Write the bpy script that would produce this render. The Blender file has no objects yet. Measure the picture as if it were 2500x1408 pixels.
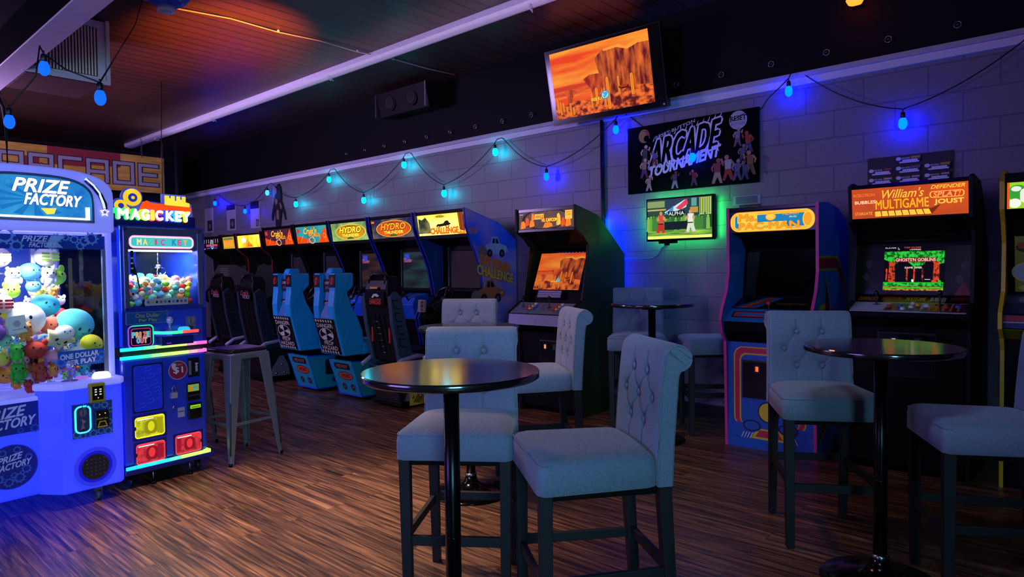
import bpy, math, random
from mathutils import Matrix, Vector
random.seed(7)
C = bpy.context.scene.collection
SC = bpy.context.scene
PI = math.pi

# ---------------------------------------------------------------- camera
H = 1.3
def setup_camera():
    yaw, pitch, roll, f = .8416, -.0302, -.0120, 1627.3
    cy, sy, cp, sp = math.cos(yaw), math.sin(yaw), math.cos(pitch), math.sin(pitch)
    fwd = Vector((sy*cp, cy*cp, sp)); right = Vector((cy, -sy, 0)); up = right.cross(fwd)
    cr, sr = math.cos(roll), math.sin(roll)
    r = cr*right + sr*up; u = -sr*right + cr*up
    cam = bpy.data.cameras.new('camera'); o = bpy.data.objects.new('camera', cam); C.objects.link(o)
    cam.sensor_width = 36; cam.lens = 36*f/2500; cam.clip_start = .05; cam.clip_end = 60
    M = Matrix(((r.x, u.x, -fwd.x, 0), (r.y, u.y, -fwd.y, 0), (r.z, u.z, -fwd.z, H), (0, 0, 0, 1)))
    o.matrix_world = M
    SC.camera = o
setup_camera()

# ---------------------------------------------------------------- world, light, exposure
w = bpy.data.worlds.new('night_room'); SC.world = w; w.use_nodes = True
w.node_tree.nodes['Background'].inputs[0].default_value = (.10, .10, .22, 1)
w.node_tree.nodes['Background'].inputs[1].default_value = .05
vs = SC.view_settings
vs.view_transform = 'Standard'; vs.look = 'None'; vs.gamma = 1; vs.exposure = 0.0; vs.use_curve_mapping = False

def area(name, loc, target, sx, sy, col, power, spread=None):
    l = bpy.data.lights.new(name, 'AREA'); l.shape = 'RECTANGLE'; l.size = sx; l.size_y = sy
    l.color = col; l.energy = power
    if spread: l.spread = spread
    o = bpy.data.objects.new(name, l); C.objects.link(o); o.location = loc
    d = Vector(target) - Vector(loc); o.rotation_euler = d.to_track_quat('-Z', 'Y').to_euler()
    return o
def point(name, loc, col, power, r=.05):
    l = bpy.data.lights.new(name, 'POINT'); l.color = col; l.energy = power; l.shadow_soft_size = r
    o = bpy.data.objects.new(name, l); C.objects.link(o); o.location = loc
    return o
# daylight from the shop front behind the camera, on the left
area('window_light_behind', (-1.5, -2.5, 1.75), (2.0, 2.6, .7), 1.5, 1.5, (.28, .74, 1.0), 160)
# violet wash from the lit machines and signs across the room on the left
area('violet_light_left', (-2.6, 3.0, 1.7), (5.0, 2.8, 1.6), 2.2, 1.4, (.38, .22, 1.0), 84)
area('pale_light_front_left', (.9, .3, 3.3), (5.38, 2.1, 2.05), .8, .5, (.46, .66, 1.0), 62, math.radians(95))  # added fill for the upper right wall, no source of its own
area('violet_light_far_left', (.2, 8.2, 2.5), (5.3, 8.6, 2.2), 1.4, .8, (.62, .40, 1.0), 150)  # extra fill added to lift the far end of the wall
# added upward fill that brightens the light channel and the ceiling beside it
area('channel_fill_light', (4.0, 6.6, 1.95), (4.0, 6.6, 3.5), .25, 8.5, (.82, .62, 1.0), 9, math.radians(30))
def spot(name, loc, target, col, power, ang, blend=.8, r=.2):
    l = bpy.data.lights.new(name, 'SPOT'); l.color = col; l.energy = power; l.spot_size = math.radians(ang); l.spot_blend = blend; l.shadow_soft_size = r
    o = bpy.data.objects.new(name, l); C.objects.link(o); o.location = loc
    d = Vector(target) - Vector(loc); o.rotation_euler = d.to_track_quat('-Z', 'Y').to_euler(); return o
# orange glow on the ceiling, from added spots without fixtures
spot('orange_ceiling_fill', (2.55, 4.0, 1.9), (2.95, 6.1, 3.5), (1.0, .22, .015), 2200, 38, 1.0, .06)
spot('orange_ceiling_fill', (2.3, 4.6, 1.9), (2.68, 8.6, 3.5), (1.0, .14, .02), 520, 26, 1.0, .06)
spot('orange_wall_fill', (4.7, 2.6, 3.1), (5.05, 3.9, 3.5), (1.0, .22, .06), 22, 70, 1.0, .05)
spot('amber_floor_fill', (1.5, 3.3, 3.3), (1.65, 3.15, 0), (1.0, .74, .54), 1200, 50)  # added spot without a fixture, brightens the floor at left

spot('warm_floor_fill', (2.5, 3.2, 3.35), (2.7, 2.9, 0), (1.0, .52, .36), 170, 88, 1.0, .2)  # wide fill added to warm the middle of the floor, no lamp there

# ---------------------------------------------------------------- materials
MATS = {}
def lin(h):
    if isinstance(h, str):
        h = h.lstrip('#'); c = [int(h[i:i+2], 16)/255 for i in (0, 2, 4)]
    else: c = list(h)
    return tuple((x/12.92 if x <= .04045 else ((x+.055)/1.055)**2.4) for x in c)
def mat(h, rough=.5, metal=0, noise=.12, scale=30, spec=.5, coat=0):
    key = ('m', h, rough, metal, noise, scale, spec, coat)
    if key in MATS: return MATS[key]
    m = bpy.data.materials.new('mat_%d' % len(MATS)); m.use_nodes = True; nt = m.node_tree
    b = nt.nodes['Principled BSDF']; c = lin(h)
    b.inputs['Roughness'].default_value = rough; b.inputs['Metallic'].default_value = metal
    b.inputs['Specular IOR Level'].default_value = spec
    b.inputs['Coat Weight'].default_value = coat; b.inputs['Coat Roughness'].default_value = .13; b.inputs['Coat IOR'].default_value = 1.9
    n = nt.nodes.new('ShaderNodeTexNoise'); n.inputs['Scale'].default_value = scale; n.inputs['Detail'].default_value = 3
    tc = nt.nodes.new('ShaderNodeTexCoord'); nt.links.new(tc.outputs['Object'], n.inputs['Vector'])
    r = nt.nodes.new('ShaderNodeMapRange'); r.inputs[3].default_value = 1-noise; r.inputs[4].default_value = 1+noise
    nt.links.new(n.outputs['Fac'], r.inputs[0])
    mx = nt.nodes.new('ShaderNodeMix'); mx.data_type = 'RGBA'; mx.blend_type = 'MULTIPLY'; mx.inputs[0].default_value = 1
    mx.inputs[6].default_value = (*c, 1); nt.links.new(r.outputs[0], mx.inputs[7]); nt.links.new(mx.outputs[2], b.inputs['Base Color'])
    MATS[key] = m; return m
def emi(h, s=1.0):
    key = ('e', h, s)
    if key in MATS: return MATS[key]
    m = bpy.data.materials.new('glow_%d' % len(MATS)); m.use_nodes = True
    b = m.node_tree.nodes['Principled BSDF']; c = lin(h)
    b.inputs['Base Color'].default_value = (*[x*.12 for x in c], 1); b.inputs['Roughness'].default_value = .5; b.inputs['Specular IOR Level'].default_value = .12
    b.inputs['Emission Color'].default_value = (*c, 1); b.inputs['Emission Strength'].default_value = s
    MATS[key] = m; return m
def emi_noise(h1, h2, s, scale=(3, 3, 3), lo=.35, hi=.65, detail=4):
    key = ('en', h1, h2, s, scale, lo, hi)
    if key in MATS: return MATS[key]
    m = bpy.data.materials.new('glow_%d' % len(MATS)); m.use_nodes = True; nt = m.node_tree
    b = nt.nodes['Principled BSDF']
    tc = nt.nodes.new('ShaderNodeTexCoord'); mp = nt.nodes.new('ShaderNodeMapping'); mp.inputs['Scale'].default_value = scale
    n = nt.nodes.new('ShaderNodeTexNoise'); n.inputs['Scale'].default_value = 1; n.inputs['Detail'].default_value = detail
    r = nt.nodes.new('ShaderNodeValToRGB'); r.color_ramp.elements[0].position = lo; r.color_ramp.elements[1].position = hi
    r.color_ramp.elements[0].color = (*lin(h1), 1); r.color_ramp.elements[1].color = (*lin(h2), 1)
    nt.links.new(tc.outputs['Object'], mp.inputs[0]); nt.links.new(mp.outputs[0], n.inputs['Vector']); nt.links.new(n.outputs['Fac'], r.inputs[0])
    nt.links.new(r.outputs[0], b.inputs['Emission Color']); b.inputs['Emission Strength'].default_value = s
    b.inputs['Base Color'].default_value = (.02, .02, .02, 1); b.inputs['Roughness'].default_value = .5; b.inputs['Specular IOR Level'].default_value = .12
    MATS[key] = m; return m
def mat_noise(h1, h2, rough, scale=(3, 3, 3), lo=.35, hi=.65, detail=4, bump=0):
    key = ('mn', h1, h2, rough, scale, lo, hi, bump)
    if key in MATS: return MATS[key]
    m = bpy.data.materials.new('mottled_%d' % len(MATS)); m.use_nodes = True; nt = m.node_tree
    b = nt.nodes['Principled BSDF']
    tc = nt.nodes.new('ShaderNodeTexCoord'); mp = nt.nodes.new('ShaderNodeMapping'); mp.inputs['Scale'].default_value = scale
    n = nt.nodes.new('ShaderNodeTexNoise'); n.inputs['Scale'].default_value = 1; n.inputs['Detail'].default_value = detail
    r = nt.nodes.new('ShaderNodeValToRGB'); r.color_ramp.elements[0].position = lo; r.color_ramp.elements[1].position = hi
    r.color_ramp.elements[0].color = (*lin(h1), 1); r.color_ramp.elements[1].color = (*lin(h2), 1)
    nt.links.new(tc.outputs['Object'], mp.inputs[0]); nt.links.new(mp.outputs[0], n.inputs['Vector']); nt.links.new(n.outputs['Fac'], r.inputs[0])
    nt.links.new(r.outputs[0], b.inputs['Base Color']); b.inputs['Roughness'].default_value = rough
    if bump:
        bp = nt.nodes.new('ShaderNodeBump'); bp.inputs['Strength'].default_value = bump; bp.inputs['Distance'].default_value = .002
        nt.links.new(n.outputs['Fac'], bp.inputs['Height']); nt.links.new(bp.outputs[0], b.inputs['Normal'])
    MATS[key] = m; return m
def glass(tint=(1, 1, 1), refl=.10):
    key = ('g', tint, refl)
    if key in MATS: return MATS[key]
    m = bpy.data.materials.new('clear_pane_%d' % len(MATS)); m.use_nodes = True; nt = m.node_tree; nt.nodes.clear()
    o = nt.nodes.new('ShaderNodeOutputMaterial'); t = nt.nodes.new('ShaderNodeBsdfTransparent'); g = nt.nodes.new('ShaderNodeBsdfGlossy')
    t.inputs[0].default_value = (*tint, 1); g.inputs['Roughness'].default_value = .03
    lw = nt.nodes.new('ShaderNodeLayerWeight'); lw.inputs[0].default_value = refl
    mx = nt.nodes.new('ShaderNodeMixShader')
    nt.links.new(lw.outputs['Fresnel'], mx.inputs[0]); nt.links.new(t.outputs[0], mx.inputs[1]); nt.links.new(g.outputs[0], mx.inputs[2])
    nt.links.new(mx.outputs[0], o.inputs[0]); MATS[key] = m; return m
def fabric():
    if 'fabric' in MATS: return MATS['fabric']
    m = bpy.data.materials.new('grey_linen'); m.use_nodes = True; nt = m.node_tree; b = nt.nodes['Principled BSDF']
    tc = nt.nodes.new('ShaderNodeTexCoord')
    def nz(scale, d=2):
        mp = nt.nodes.new('ShaderNodeMapping'); mp.inputs['Scale'].default_value = scale
        n = nt.nodes.new('ShaderNodeTexNoise'); n.inputs['Scale'].default_value = 1; n.inputs['Detail'].default_value = d
        nt.links.new(tc.outputs['Object'], mp.inputs[0]); nt.links.new(mp.outputs[0], n.inputs['Vector']); return n
    a = nz((150, 150, 1300)); c = nz((1300, 1300, 110)); ad = nt.nodes.new('ShaderNodeMath'); ad.operation = 'ADD'
    nt.links.new(a.outputs['Fac'], ad.inputs[0]); nt.links.new(c.outputs['Fac'], ad.inputs[1])
    r = nt.nodes.new('ShaderNodeValToRGB'); r.color_ramp.elements[0].position = .32; r.color_ramp.elements[1].position = .66
    r.color_ramp.elements[0].color = (*lin('#4c5a6c'), 1); r.color_ramp.elements[1].color = (*lin('#8595aa'), 1)
    hv = nt.nodes.new('ShaderNodeMath'); hv.operation = 'MULTIPLY'; hv.inputs[1].default_value = .5
    nt.links.new(ad.outputs[0], hv.inputs[0]); nt.links.new(hv.outputs[0], r.inputs[0]); nt.links.new(r.outputs[0], b.inputs['Base Color'])
    bp = nt.nodes.new('ShaderNodeBump'); bp.inputs['Strength'].default_value = .25; bp.inputs['Distance'].default_value = .001
    nt.links.new(hv.outputs[0], bp.inputs['Height']); nt.links.new(bp.outputs[0], b.inputs['Normal'])
    b.inputs['Roughness'].default_value = .9; b.inputs['Sheen Weight'].default_value = .25
    MATS['fabric'] = m; return m
def floor_mat():
    m = bpy.data.materials.new('wood_plank_floor'); m.use_nodes = True; nt = m.node_tree; b = nt.nodes['Principled BSDF']; L = nt.links.new
    tc = nt.nodes.new('ShaderNodeTexCoord'); sp = nt.nodes.new('ShaderNodeSeparateXYZ'); L(tc.outputs['Object'], sp.inputs[0])
    cb = nt.nodes.new('ShaderNodeCombineXYZ'); L(sp.outputs[1], cb.inputs[0]); L(sp.outputs[0], cb.inputs[1])
    br = nt.nodes.new('ShaderNodeTexBrick'); br.offset = .37; br.inputs['Scale'].default_value = 1
    br.inputs['Brick Width'].default_value = 1.2; br.inputs['Row Height'].default_value = .125; br.inputs['Mortar Size'].default_value = .0012
    br.inputs['Color1'].default_value = (.15, .15, .15, 1); br.inputs['Color2'].default_value = (1, 1, 1, 1); br.inputs['Mortar'].default_value = (0, 0, 0, 1)
    L(cb.outputs[0], br.inputs['Vector'])
    # offset the grain per plank
    ad = nt.nodes.new('ShaderNodeVectorMath'); ad.operation = 'MULTIPLY_ADD'; ad.inputs[1].default_value = (6, 9, 5); L(br.outputs['Color'], ad.inputs[0])
    mp = nt.nodes.new('ShaderNodeMapping'); mp.inputs['Scale'].default_value = (58, 2.3, 1); L(tc.outputs['Object'], mp.inputs[0]); L(mp.outputs[0], ad.inputs[2])
    n = nt.nodes.new('ShaderNodeTexNoise'); n.inputs['Scale'].default_value = 1; n.inputs['Detail'].default_value = 8; n.inputs['Distortion'].default_value = .9
    L(ad.outputs[0], n.inputs['Vector'])
    r = nt.nodes.new('ShaderNodeValToRGB'); e = r.color_ramp.elements
    e[0].position = .34; e[0].color = (*lin('#1f120d'), 1); e[1].position = .72; e[1].color = (*lin('#8f684a'), 1)
    x = r.color_ramp.elements.new(.47); x.color = (*lin('#4b3225'), 1); x = r.color_ramp.elements.new(.58); x.color = (*lin('#6c4b35'), 1)
    L(n.outputs['Fac'], r.inputs[0])
    mr = nt.nodes.new('ShaderNodeMapRange'); mr.inputs[3].default_value = .62; mr.inputs[4].default_value = 1.25; L(br.outputs['Color'], mr.inputs[0])
    mx = nt.nodes.new('ShaderNodeMix'); mx.data_type = 'RGBA'; mx.blend_type = 'MULTIPLY'; mx.inputs[0].default_value = 1
    L(r.outputs[0], mx.inputs[6]); L(mr.outputs[0], mx.inputs[7])
    m2 = nt.nodes.new('ShaderNodeMix'); m2.data_type = 'RGBA'; m2.inputs[7].default_value = (.01, .006, .004, 1)
    L(br.outputs['Fac'], m2.inputs[0]); L(mx.outputs[2], m2.inputs[6]); L(m2.outputs[2], b.inputs['Base Color'])
    rr = nt.nodes.new('ShaderNodeMapRange'); rr.inputs[3].default_value = .42; rr.inputs[4].default_value = .30; L(n.outputs['Fac'], rr.inputs[0]); L(rr.outputs[0], b.inputs['Roughness'])
    bp = nt.nodes.new('ShaderNodeBump'); bp.inputs['Strength'].default_value = .25; bp.inputs['Distance'].default_value = .0015
    L(n.outputs['Fac'], bp.inputs['Height']); L(bp.outputs[0], b.inputs['Normal'])
    return m
def block_mat():
    m = bpy.data.materials.new('painted_block_wall'); m.use_nodes = True; nt = m.node_tree; b = nt.nodes['Principled BSDF']; L = nt.links.new
    tc = nt.nodes.new('ShaderNodeTexCoord'); sp = nt.nodes.new('ShaderNodeSeparateXYZ'); L(tc.outputs['Object'], sp.inputs[0])
    def add(s, v):
        a = nt.nodes.new('ShaderNodeMath'); a.operation = 'ADD'; a.inputs[1].default_value = v; L(s, a.inputs[0]); return a.outputs[0]
    cb = nt.nodes.new('ShaderNodeCombineXYZ'); L(add(sp.outputs[1], -.3256+.4064*40), cb.inputs[0]); L(add(sp.outputs[2], -.0182+.4064), cb.inputs[1])
    br = nt.nodes.new('ShaderNodeTexBrick'); br.offset = .5; br.inputs['Scale'].default_value = 1
    br.inputs['Brick Width'].default_value = .4064; br.inputs['Row Height'].default_value = .2032; br.inputs['Mortar Size'].default_value = .005; br.inputs['Mortar Smooth'].default_value = .35
    br.inputs['Color1'].default_value = (.96, .96, .96, 1); br.inputs['Color2'].default_value = (1.04, 1.04, 1.04, 1); br.inputs['Mortar'].default_value = (.72, .72, .76, 1)
    L(cb.outputs[0], br.inputs['Vector'])
    n = nt.nodes.new('ShaderNodeTexNoise'); n.inputs['Scale'].default_value = 55; n.inputs['Detail'].default_value = 6; L(tc.outputs['Object'], n.inputs['Vector'])
    vo = nt.nodes.new('ShaderNodeTexVoronoi'); vo.inputs['Scale'].default_value = 26; L(tc.outputs['Object'], vo.inputs['Vector'])
    pr = nt.nodes.new('ShaderNodeMapRange'); pr.inputs[1].default_value = .0; pr.inputs[2].default_value = .12; pr.inputs[3].default_value = .55; pr.inputs[4].default_value = 1; L(vo.outputs['Distance'], pr.inputs[0])
    mr = nt.nodes.new('ShaderNodeMapRange'); mr.inputs[3].default_value = .82; mr.inputs[4].default_value = 1.18; L(n.outputs['Fac'], mr.inputs[0])
    mx = nt.nodes.new('ShaderNodeMix'); mx.data_type = 'RGBA'; mx.blend_type = 'MULTIPLY'; mx.inputs[0].default_value = 1
    L(br.outputs['Color'], mx.inputs[6]); L(mr.outputs[0], mx.inputs[7])
    m2 = nt.nodes.new('ShaderNodeMix'); m2.data_type = 'RGBA'; m2.blend_type = 'MULTIPLY'; m2.inputs[0].default_value = 1
    m2.inputs[6].default_value = (*lin('#77757e'), 1); L(mx.outputs[2], m2.inputs[7]); L(m2.outputs[2], b.inputs['Base Color'])
    b.inputs['Roughness'].default_value = .48
    h = nt.nodes.new('ShaderNodeMath'); h.operation = 'MULTIPLY_ADD'; h.inputs[1].default_value = -1.0; L(br.outputs['Fac'], h.inputs[0])
    h2 = nt.nodes.new('ShaderNodeMath'); h2.operation = 'MULTIPLY_ADD'; h2.inputs[1].default_value = .25; L(n.outputs['Fac'], h2.inputs[0]); L(pr.outputs[0], h2.inputs[2]); L(h2.outputs[0], h.inputs[2])
    bp = nt.nodes.new('ShaderNodeBump'); bp.inputs['Strength'].default_value = .8; bp.inputs['Distance'].default_value = .004
    L(h.outputs[0], bp.inputs['Height']); L(bp.outputs[0], b.inputs['Normal'])
    return m
def ceiling_mat():
    m = bpy.data.materials.new('dark_plank_ceiling'); m.use_nodes = True; nt = m.node_tree; b = nt.nodes['Principled BSDF']; L = nt.links.new
    tc = nt.nodes.new('ShaderNodeTexCoord')
    br = nt.nodes.new('ShaderNodeTexBrick'); br.inputs['Scale'].default_value = 1; br.inputs['Brick Width'].default_value = 60
    br.inputs['Row Height'].default_value = .15; br.inputs['Mortar Size'].default_value = .006; br.inputs['Color1'].default_value = (*lin('#402a26'), 1)
    br.inputs['Color2'].default_value = (*lin('#4c3029'), 1); br.inputs['Mortar'].default_value = (.001, .001, .001, 1)
    mp = nt.nodes.new('ShaderNodeMapping'); mp.inputs['Location'].default_value = (20, 3, 0); L(tc.outputs['Object'], mp.inputs[0]); L(mp.outputs[0], br.inputs['Vector'])
    L(br.outputs['Color'], b.inputs['Base Color']); b.inputs['Roughness'].default_value = .42
    bp = nt.nodes.new('ShaderNodeBump'); bp.inputs['Strength'].default_value = .6; bp.inputs['Distance'].default_value = .004; bp.invert = True
    L(br.outputs['Fac'], bp.inputs['Height']); L(bp.outputs[0], b.inputs['Normal'])
    return m

BLACK = mat('#040405', .55, spec=.12); BLACKG = mat('#050507', .22); CHROME = mat('#9a9aa4', .25, 1); STEEL = mat('#6b7076', .4, .8)
WHITE = mat('#d8d8de', .5); DARKWOOD = mat_noise('#050507', '#0c0c10', .6, (20, 20, 3))

# ---------------------------------------------------------------- mesh builder
class MB:
    def __init__(s): s.v = []; s.f = []; s.m = []; s.sm = []; s.mats = []
    def mi(s, m):
        if m not in s.mats: s.mats.append(m)
        return s.mats.index(m)
    def add(s, vs_, fs, m, smooth=False):
        n = len(s.v); k = s.mi(m)
        s.v += [tuple(p) for p in vs_]
        for f in fs: s.f.append([n+i for i in f]); s.m.append(k); s.sm.append(smooth)
        return s
    def box(s, x0, x1, y0, y1, z0, z1, m):
        v = [(x0,y0,z0),(x1,y0,z0),(x1,y1,z0),(x0,y1,z0),(x0,y0,z1),(x1,y0,z1),(x1,y1,z1),(x0,y1,z1)]
        return s.add(v, [(0,3,2,1),(4,5,6,7),(0,1,5,4),(1,2,6,5),(2,3,7,6),(3,0,4,7)], m)
    def prism(s, poly, axis, a, b, m):
        """poly: 2D outline; axis 'x': (y,z) extruded in x; 'y': (x,z) extruded in y; 'z': (x,y) extruded in z"""
        def P(p, t): return {'x': (t, p[0], p[1]), 'y': (p[0], t, p[1]), 'z': (p[0], p[1], t)}[axis]
        n = len(poly); v = [P(p, a) for p in poly] + [P(p, b) for p in poly]
        f = [tuple(range(n)), tuple(range(2*n-1, n-1, -1))] + [(i, i+n, (i+1) % n+n, (i+1) % n) for i in range(n)]
        return s.add(v, f, m)
    def loft(s, rings, m, smooth=True, cap=True, closed=True):
        n = len(rings[0]); v = [p for r in rings for p in r]; f = []
        for k in range(len(rings)-1):
            for i in range(n if closed else n-1):
                j = (i+1) % n; f.append((k*n+i, k*n+j, (k+1)*n+j, (k+1)*n+i))
        if cap: f += [tuple(range(n))[::-1], tuple(range((len(rings)-1)*n, len(rings)*n))]
        s.add(v, f, m, smooth)
        if cap: s.sm[-2:] = [False, False]
        return s
    def lathe(s, prof, m, c=(0, 0, 0), n=24, smooth=True):
        return s.loft([[(c[0]+r*math.cos(2*PI*i/n), c[1]+r*math.sin(2*PI*i/n), c[2]+z) for i in range(n)] for r, z in prof], m, smooth)
    def tube(s, pts, r, m, n=8, smooth=True, sq=None):
        pts = [Vector(p) for p in pts]; rings = []
        up0 = Vector((0, 0, 1))
        for i, p in enumerate(pts):
            d = (pts[min(i+1, len(pts)-1)] - pts[max(i-1, 0)])
            d = d.normalized() if d.length > 1e-9 else Vector((0, 0, 1))
            a = d.cross(up0)
            if a.length < .05: a = d.cross(Vector((0, 1, 0)))
            a.normalize(); b = d.cross(a)
            rr = r[i] if isinstance(r, (list, tuple)) else r
            if sq: rings.append([p + a*x*sq[0] + b*y*sq[1] for x, y in ((-1,-1),(1,-1),(1,1),(-1,1))])
            else: rings.append([p + a*rr*math.cos(2*PI*k/n) + b*rr*math.sin(2*PI*k/n) for k in range(n)])
        return s.loft(rings, m, smooth and not sq)
    def ball(s, c, r, m, nu=14, nv=9):
        if not isinstance(r, (tuple, list)): r = (r, r, r)
        rings = []
        for j in range(nv+1):
            t = PI*j/nv; rr = max(math.sin(t), .02)
            rings.append([(c[0]+r[0]*rr*math.cos(2*PI*i/nu), c[1]+r[1]*rr*math.sin(2*PI*i/nu), c[2]-r[2]*math.cos(t)) for i in range(nu)])
        return s.loft(rings, m)
    def torus(s, c, R, r, m, ax='z', n=24, k=8, rx=None):
        rings = []
        for i in range(n):
            a = 2*PI*i/n; ring = []
            for j in range(k):
                b = 2*PI*j/k; q = R + r*math.cos(b); x, y, z = q*math.cos(a), q*math.sin(a), r*math.sin(b)
                if ax == 'y': x, y, z = x, z, y
                if ax == 'x': x, y, z = z, x, y
                p = Vector((x, y, z))
                if rx: p = Matrix.Rotation(rx, 3, 'X') @ p
                ring.append((c[0]+p.x, c[1]+p.y, c[2]+p.z))
            rings.append(ring)
        rings.append(rings[0]); return s.loft(rings, m, cap=False)
    def xf(s, M, start=0):
        for i in range(start, len(s.v)): s.v[i] = tuple(M @ Vector(s.v[i]))
        return s
    def build(s, name, parent=None, bevel=0, seg=2, label=None, loc=None, subsurf=0):
        me = bpy.data.meshes.new(name); me.from_pydata(s.v, [], s.f)
        for m in s.mats: me.materials.append(m)
        me.polygons.foreach_set('material_index', s.m); me.polygons.foreach_set('use_smooth', s.sm); me.update()
        o = bpy.data.objects.new(name, me); C.objects.link(o)
        if parent is not None: o.parent = parent
        if loc is not None: o.location = loc
        if bevel:
            b = o.modifiers.new('bevel', 'BEVEL'); b.width = bevel; b.segments = seg; b.limit_method = 'ANGLE'; b.angle_limit = .6
        if subsurf:
            b = o.modifiers.new('sub', 'SUBSURF'); b.levels = subsurf; b.render_levels = subsurf
        if label: o['label'] = label
        return o

TXT = {}
def text_shape(s, bold=0.0, shear=0.0):
    k = (s, bold, shear)
    if k in TXT: return TXT[k]
    cu = bpy.data.curves.new('t', 'FONT'); cu.body = s; cu.offset = bold; cu.shear = shear; cu.resolution_u = 3
    o = bpy.data.objects.new('t', cu); C.objects.link(o)
    bpy.context.view_layer.update()
    me = bpy.data.meshes.new_from_object(o)
    v = [(p.co.x, p.co.y) for p in me.vertices]; f = [tuple(p.vertices) for p in me.polygons]
    C.objects.unlink(o); bpy.data.objects.remove(o); bpy.data.meshes.remove(me)
    x0 = min(p[0] for p in v); x1 = max(p[0] for p in v); y0 = min(p[1] for p in v); y1 = max(p[1] for p in v)
    TXT[k] = ([((p[0]-x0)/(x1-x0), (p[1]-y0)/(y1-y0)) for p in v], f); return TXT[k]

class Art(MB):
    """printed, lit or painted face: unit coordinates (0..1, 0..1) on a w x h rectangle; layers lie a hair apart"""
    def __init__(s, o, ux, uz, wd, ht, th=.004, back=None, step=.0005):
        super().__init__(); s.o = Vector(o); s.ux = Vector(ux).normalized(); s.uz = Vector(uz).normalized(); s.n = s.ux.cross(s.uz)
        s.w, s.h, s.st = wd, ht, step; s.k = 0; s.th = th
        if back is not None:
            a = [s.P(u, v, 0) for u, v in ((0,0),(1,0),(1,1),(0,1))]; b = [p - s.n*th for p in a]
            s.add(a+b, [(0,1,2,3),(7,6,5,4),(0,4,5,1),(1,5,6,2),(2,6,7,3),(3,7,4,0)], back)
    def P(s, u, v, k): return s.o + s.ux*(u*s.w) + s.uz*(v*s.h) + s.n*(k*s.st)
    def poly(s, pts, m):
        s.k += 1; return s.add([s.P(u, v, s.k) for u, v in pts], [tuple(range(len(pts)))], m)
    def rect(s, u0, v0, u1, v1, m): return s.poly([(u0,v0),(u1,v0),(u1,v1),(u0,v1)], m)
    def rrect(s, u0, v0, u1, v1, m, r=.2):
        a = s.w/s.h; rh = r*(v1-v0); rw = rh/a; pts = []
        for cx, cy, t0 in ((u1-rw, v1-rh, 0), (u0+rw, v1-rh, 90), (u0+rw, v0+rh, 180), (u1-rw, v0+rh, 270)):
            for i in range(7):
                t = math.radians(t0+i*15); pts.append((cx+rw*math.cos(t), cy+rh*math.sin(t)))
        return s.poly(pts, m)
    def ell(s, cu, cv, ru, rv, m, n=28): return s.poly([(cu+ru*math.cos(2*PI*i/n), cv+rv*math.sin(2*PI*i/n)) for i in range(n)], m)
    def ring(s, cu, cv, ru, rv, t, m, n=32):
        s.k += 1; v = []
        for q in (1, 1-t):
            v += [s.P(cu+q*ru*math.cos(2*PI*i/n), cv+q*rv*math.sin(2*PI*i/n), s.k) for i in range(n)]
        return s.add(v, [(i, (i+1) % n, (i+1) % n+n, i+n) for i in range(n)], m)
    def line(s, pts, t, m):
        a = s.w/s.h
        for (x0, y0), (x1, y1) in zip(pts, pts[1:]):
            dx, dy = (x1-x0)*a, y1-y0; l = math.hypot(dx, dy) or 1; nx, ny = -dy/l*t/2/a, dx/l*t/2
            s.poly([(x0-nx, y0-ny), (x1-nx, y1-ny), (x1+nx, y1+ny), (x0+nx, y0+ny)], m); s.k -= .8
        s.k += 1; return s
    def star(s, cu, cv, r, m, n=5, rot=90, q=.42):
        a = s.w/s.h; return s.poly([(cu+(r if i % 2 == 0 else r*q)*math.cos(math.radians(rot)+PI*i/n)/a, cv+(r if i % 2 == 0 else r*q)*math.sin(math.radians(rot)+PI*i/n)) for i in range(2*n)], m)
    def text(s, t, u0, v0, u1, v1, m, bold=0.0, shear=0.0, rot=0.0, skew=0.0, outline=None, ow=.03):
        if outline is not None:
            s.text(t, u0, v0, u1, v1, outline, bold+ow*1.6, shear, rot, skew)
        v, f = text_shape(t, 0, shear); s.k += 1
        cu, cv = (u0+u1)/2, (v0+v1)/2; a = s.w/s.h; c, d = math.cos(rot), math.sin(rot)
        q = max(0, bold-.008)*1.3*(v1-v0)*s.h; k0 = s.k
        sh = [(0, 0)] if q == 0 else [(q*math.cos(2*PI*i/8)/s.w, q*math.sin(2*PI*i/8)/s.h) for i in range(8)]+[(0, 0)]
        for n_, (du, dv) in enumerate(sh):
            out = []
            for x, y in v:
                U = u0+x*(u1-u0)-cu+du; V = v0+y*(v1-v0)-cv + skew*(x-.5)+dv
                U, V = (U*a*c - V*d)/a, U*a*d + V*c
                out.append(s.P(cu+U, cv+V, k0+.08*n_))
            s.add(out, f, m)
        return s
    def gears(s, spots, m):
        for u, v, r in spots:
            a = s.w/s.h; n = 9; s.ring(u, v, r/a, r, .3, m, 20)
            for i in range(n):
                t = 2*PI*i/n; p = (u+r*1.12*math.cos(t)/a, v+r*1.12*math.sin(t)); q = r*.14
                s.poly([(p[0]-q/a, p[1]-q), (p[0]+q/a, p[1]-q), (p[0]+q/a, p[1]+q), (p[0]-q/a, p[1]+q)], m); s.k -= 1

def tag(o, label=None, cat=None, group=None, kind=None):
    if label: o['label'] = label
    if cat: o['category'] = cat
    if group: o['group'] = group
    if kind: o['kind'] = kind
    return o
def thing(name, loc, rz, label, cat, group=None, sc=1.0):
    o = bpy.data.objects.new(name, None); C.objects.link(o); o.location = loc; o.rotation_euler = (0, 0, rz); o.scale = (sc, sc, sc)
    o.empty_display_size = .1
    return tag(o, label, cat, group)
def copy_tree(o, parent=None):
    c = o.copy(); C.objects.link(c)
    if parent is not None: c.parent = parent
    for ch in list(o.children): copy_tree(ch, c)
    return c
def struct(o): o['kind'] = 'structure'; return o

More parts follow.
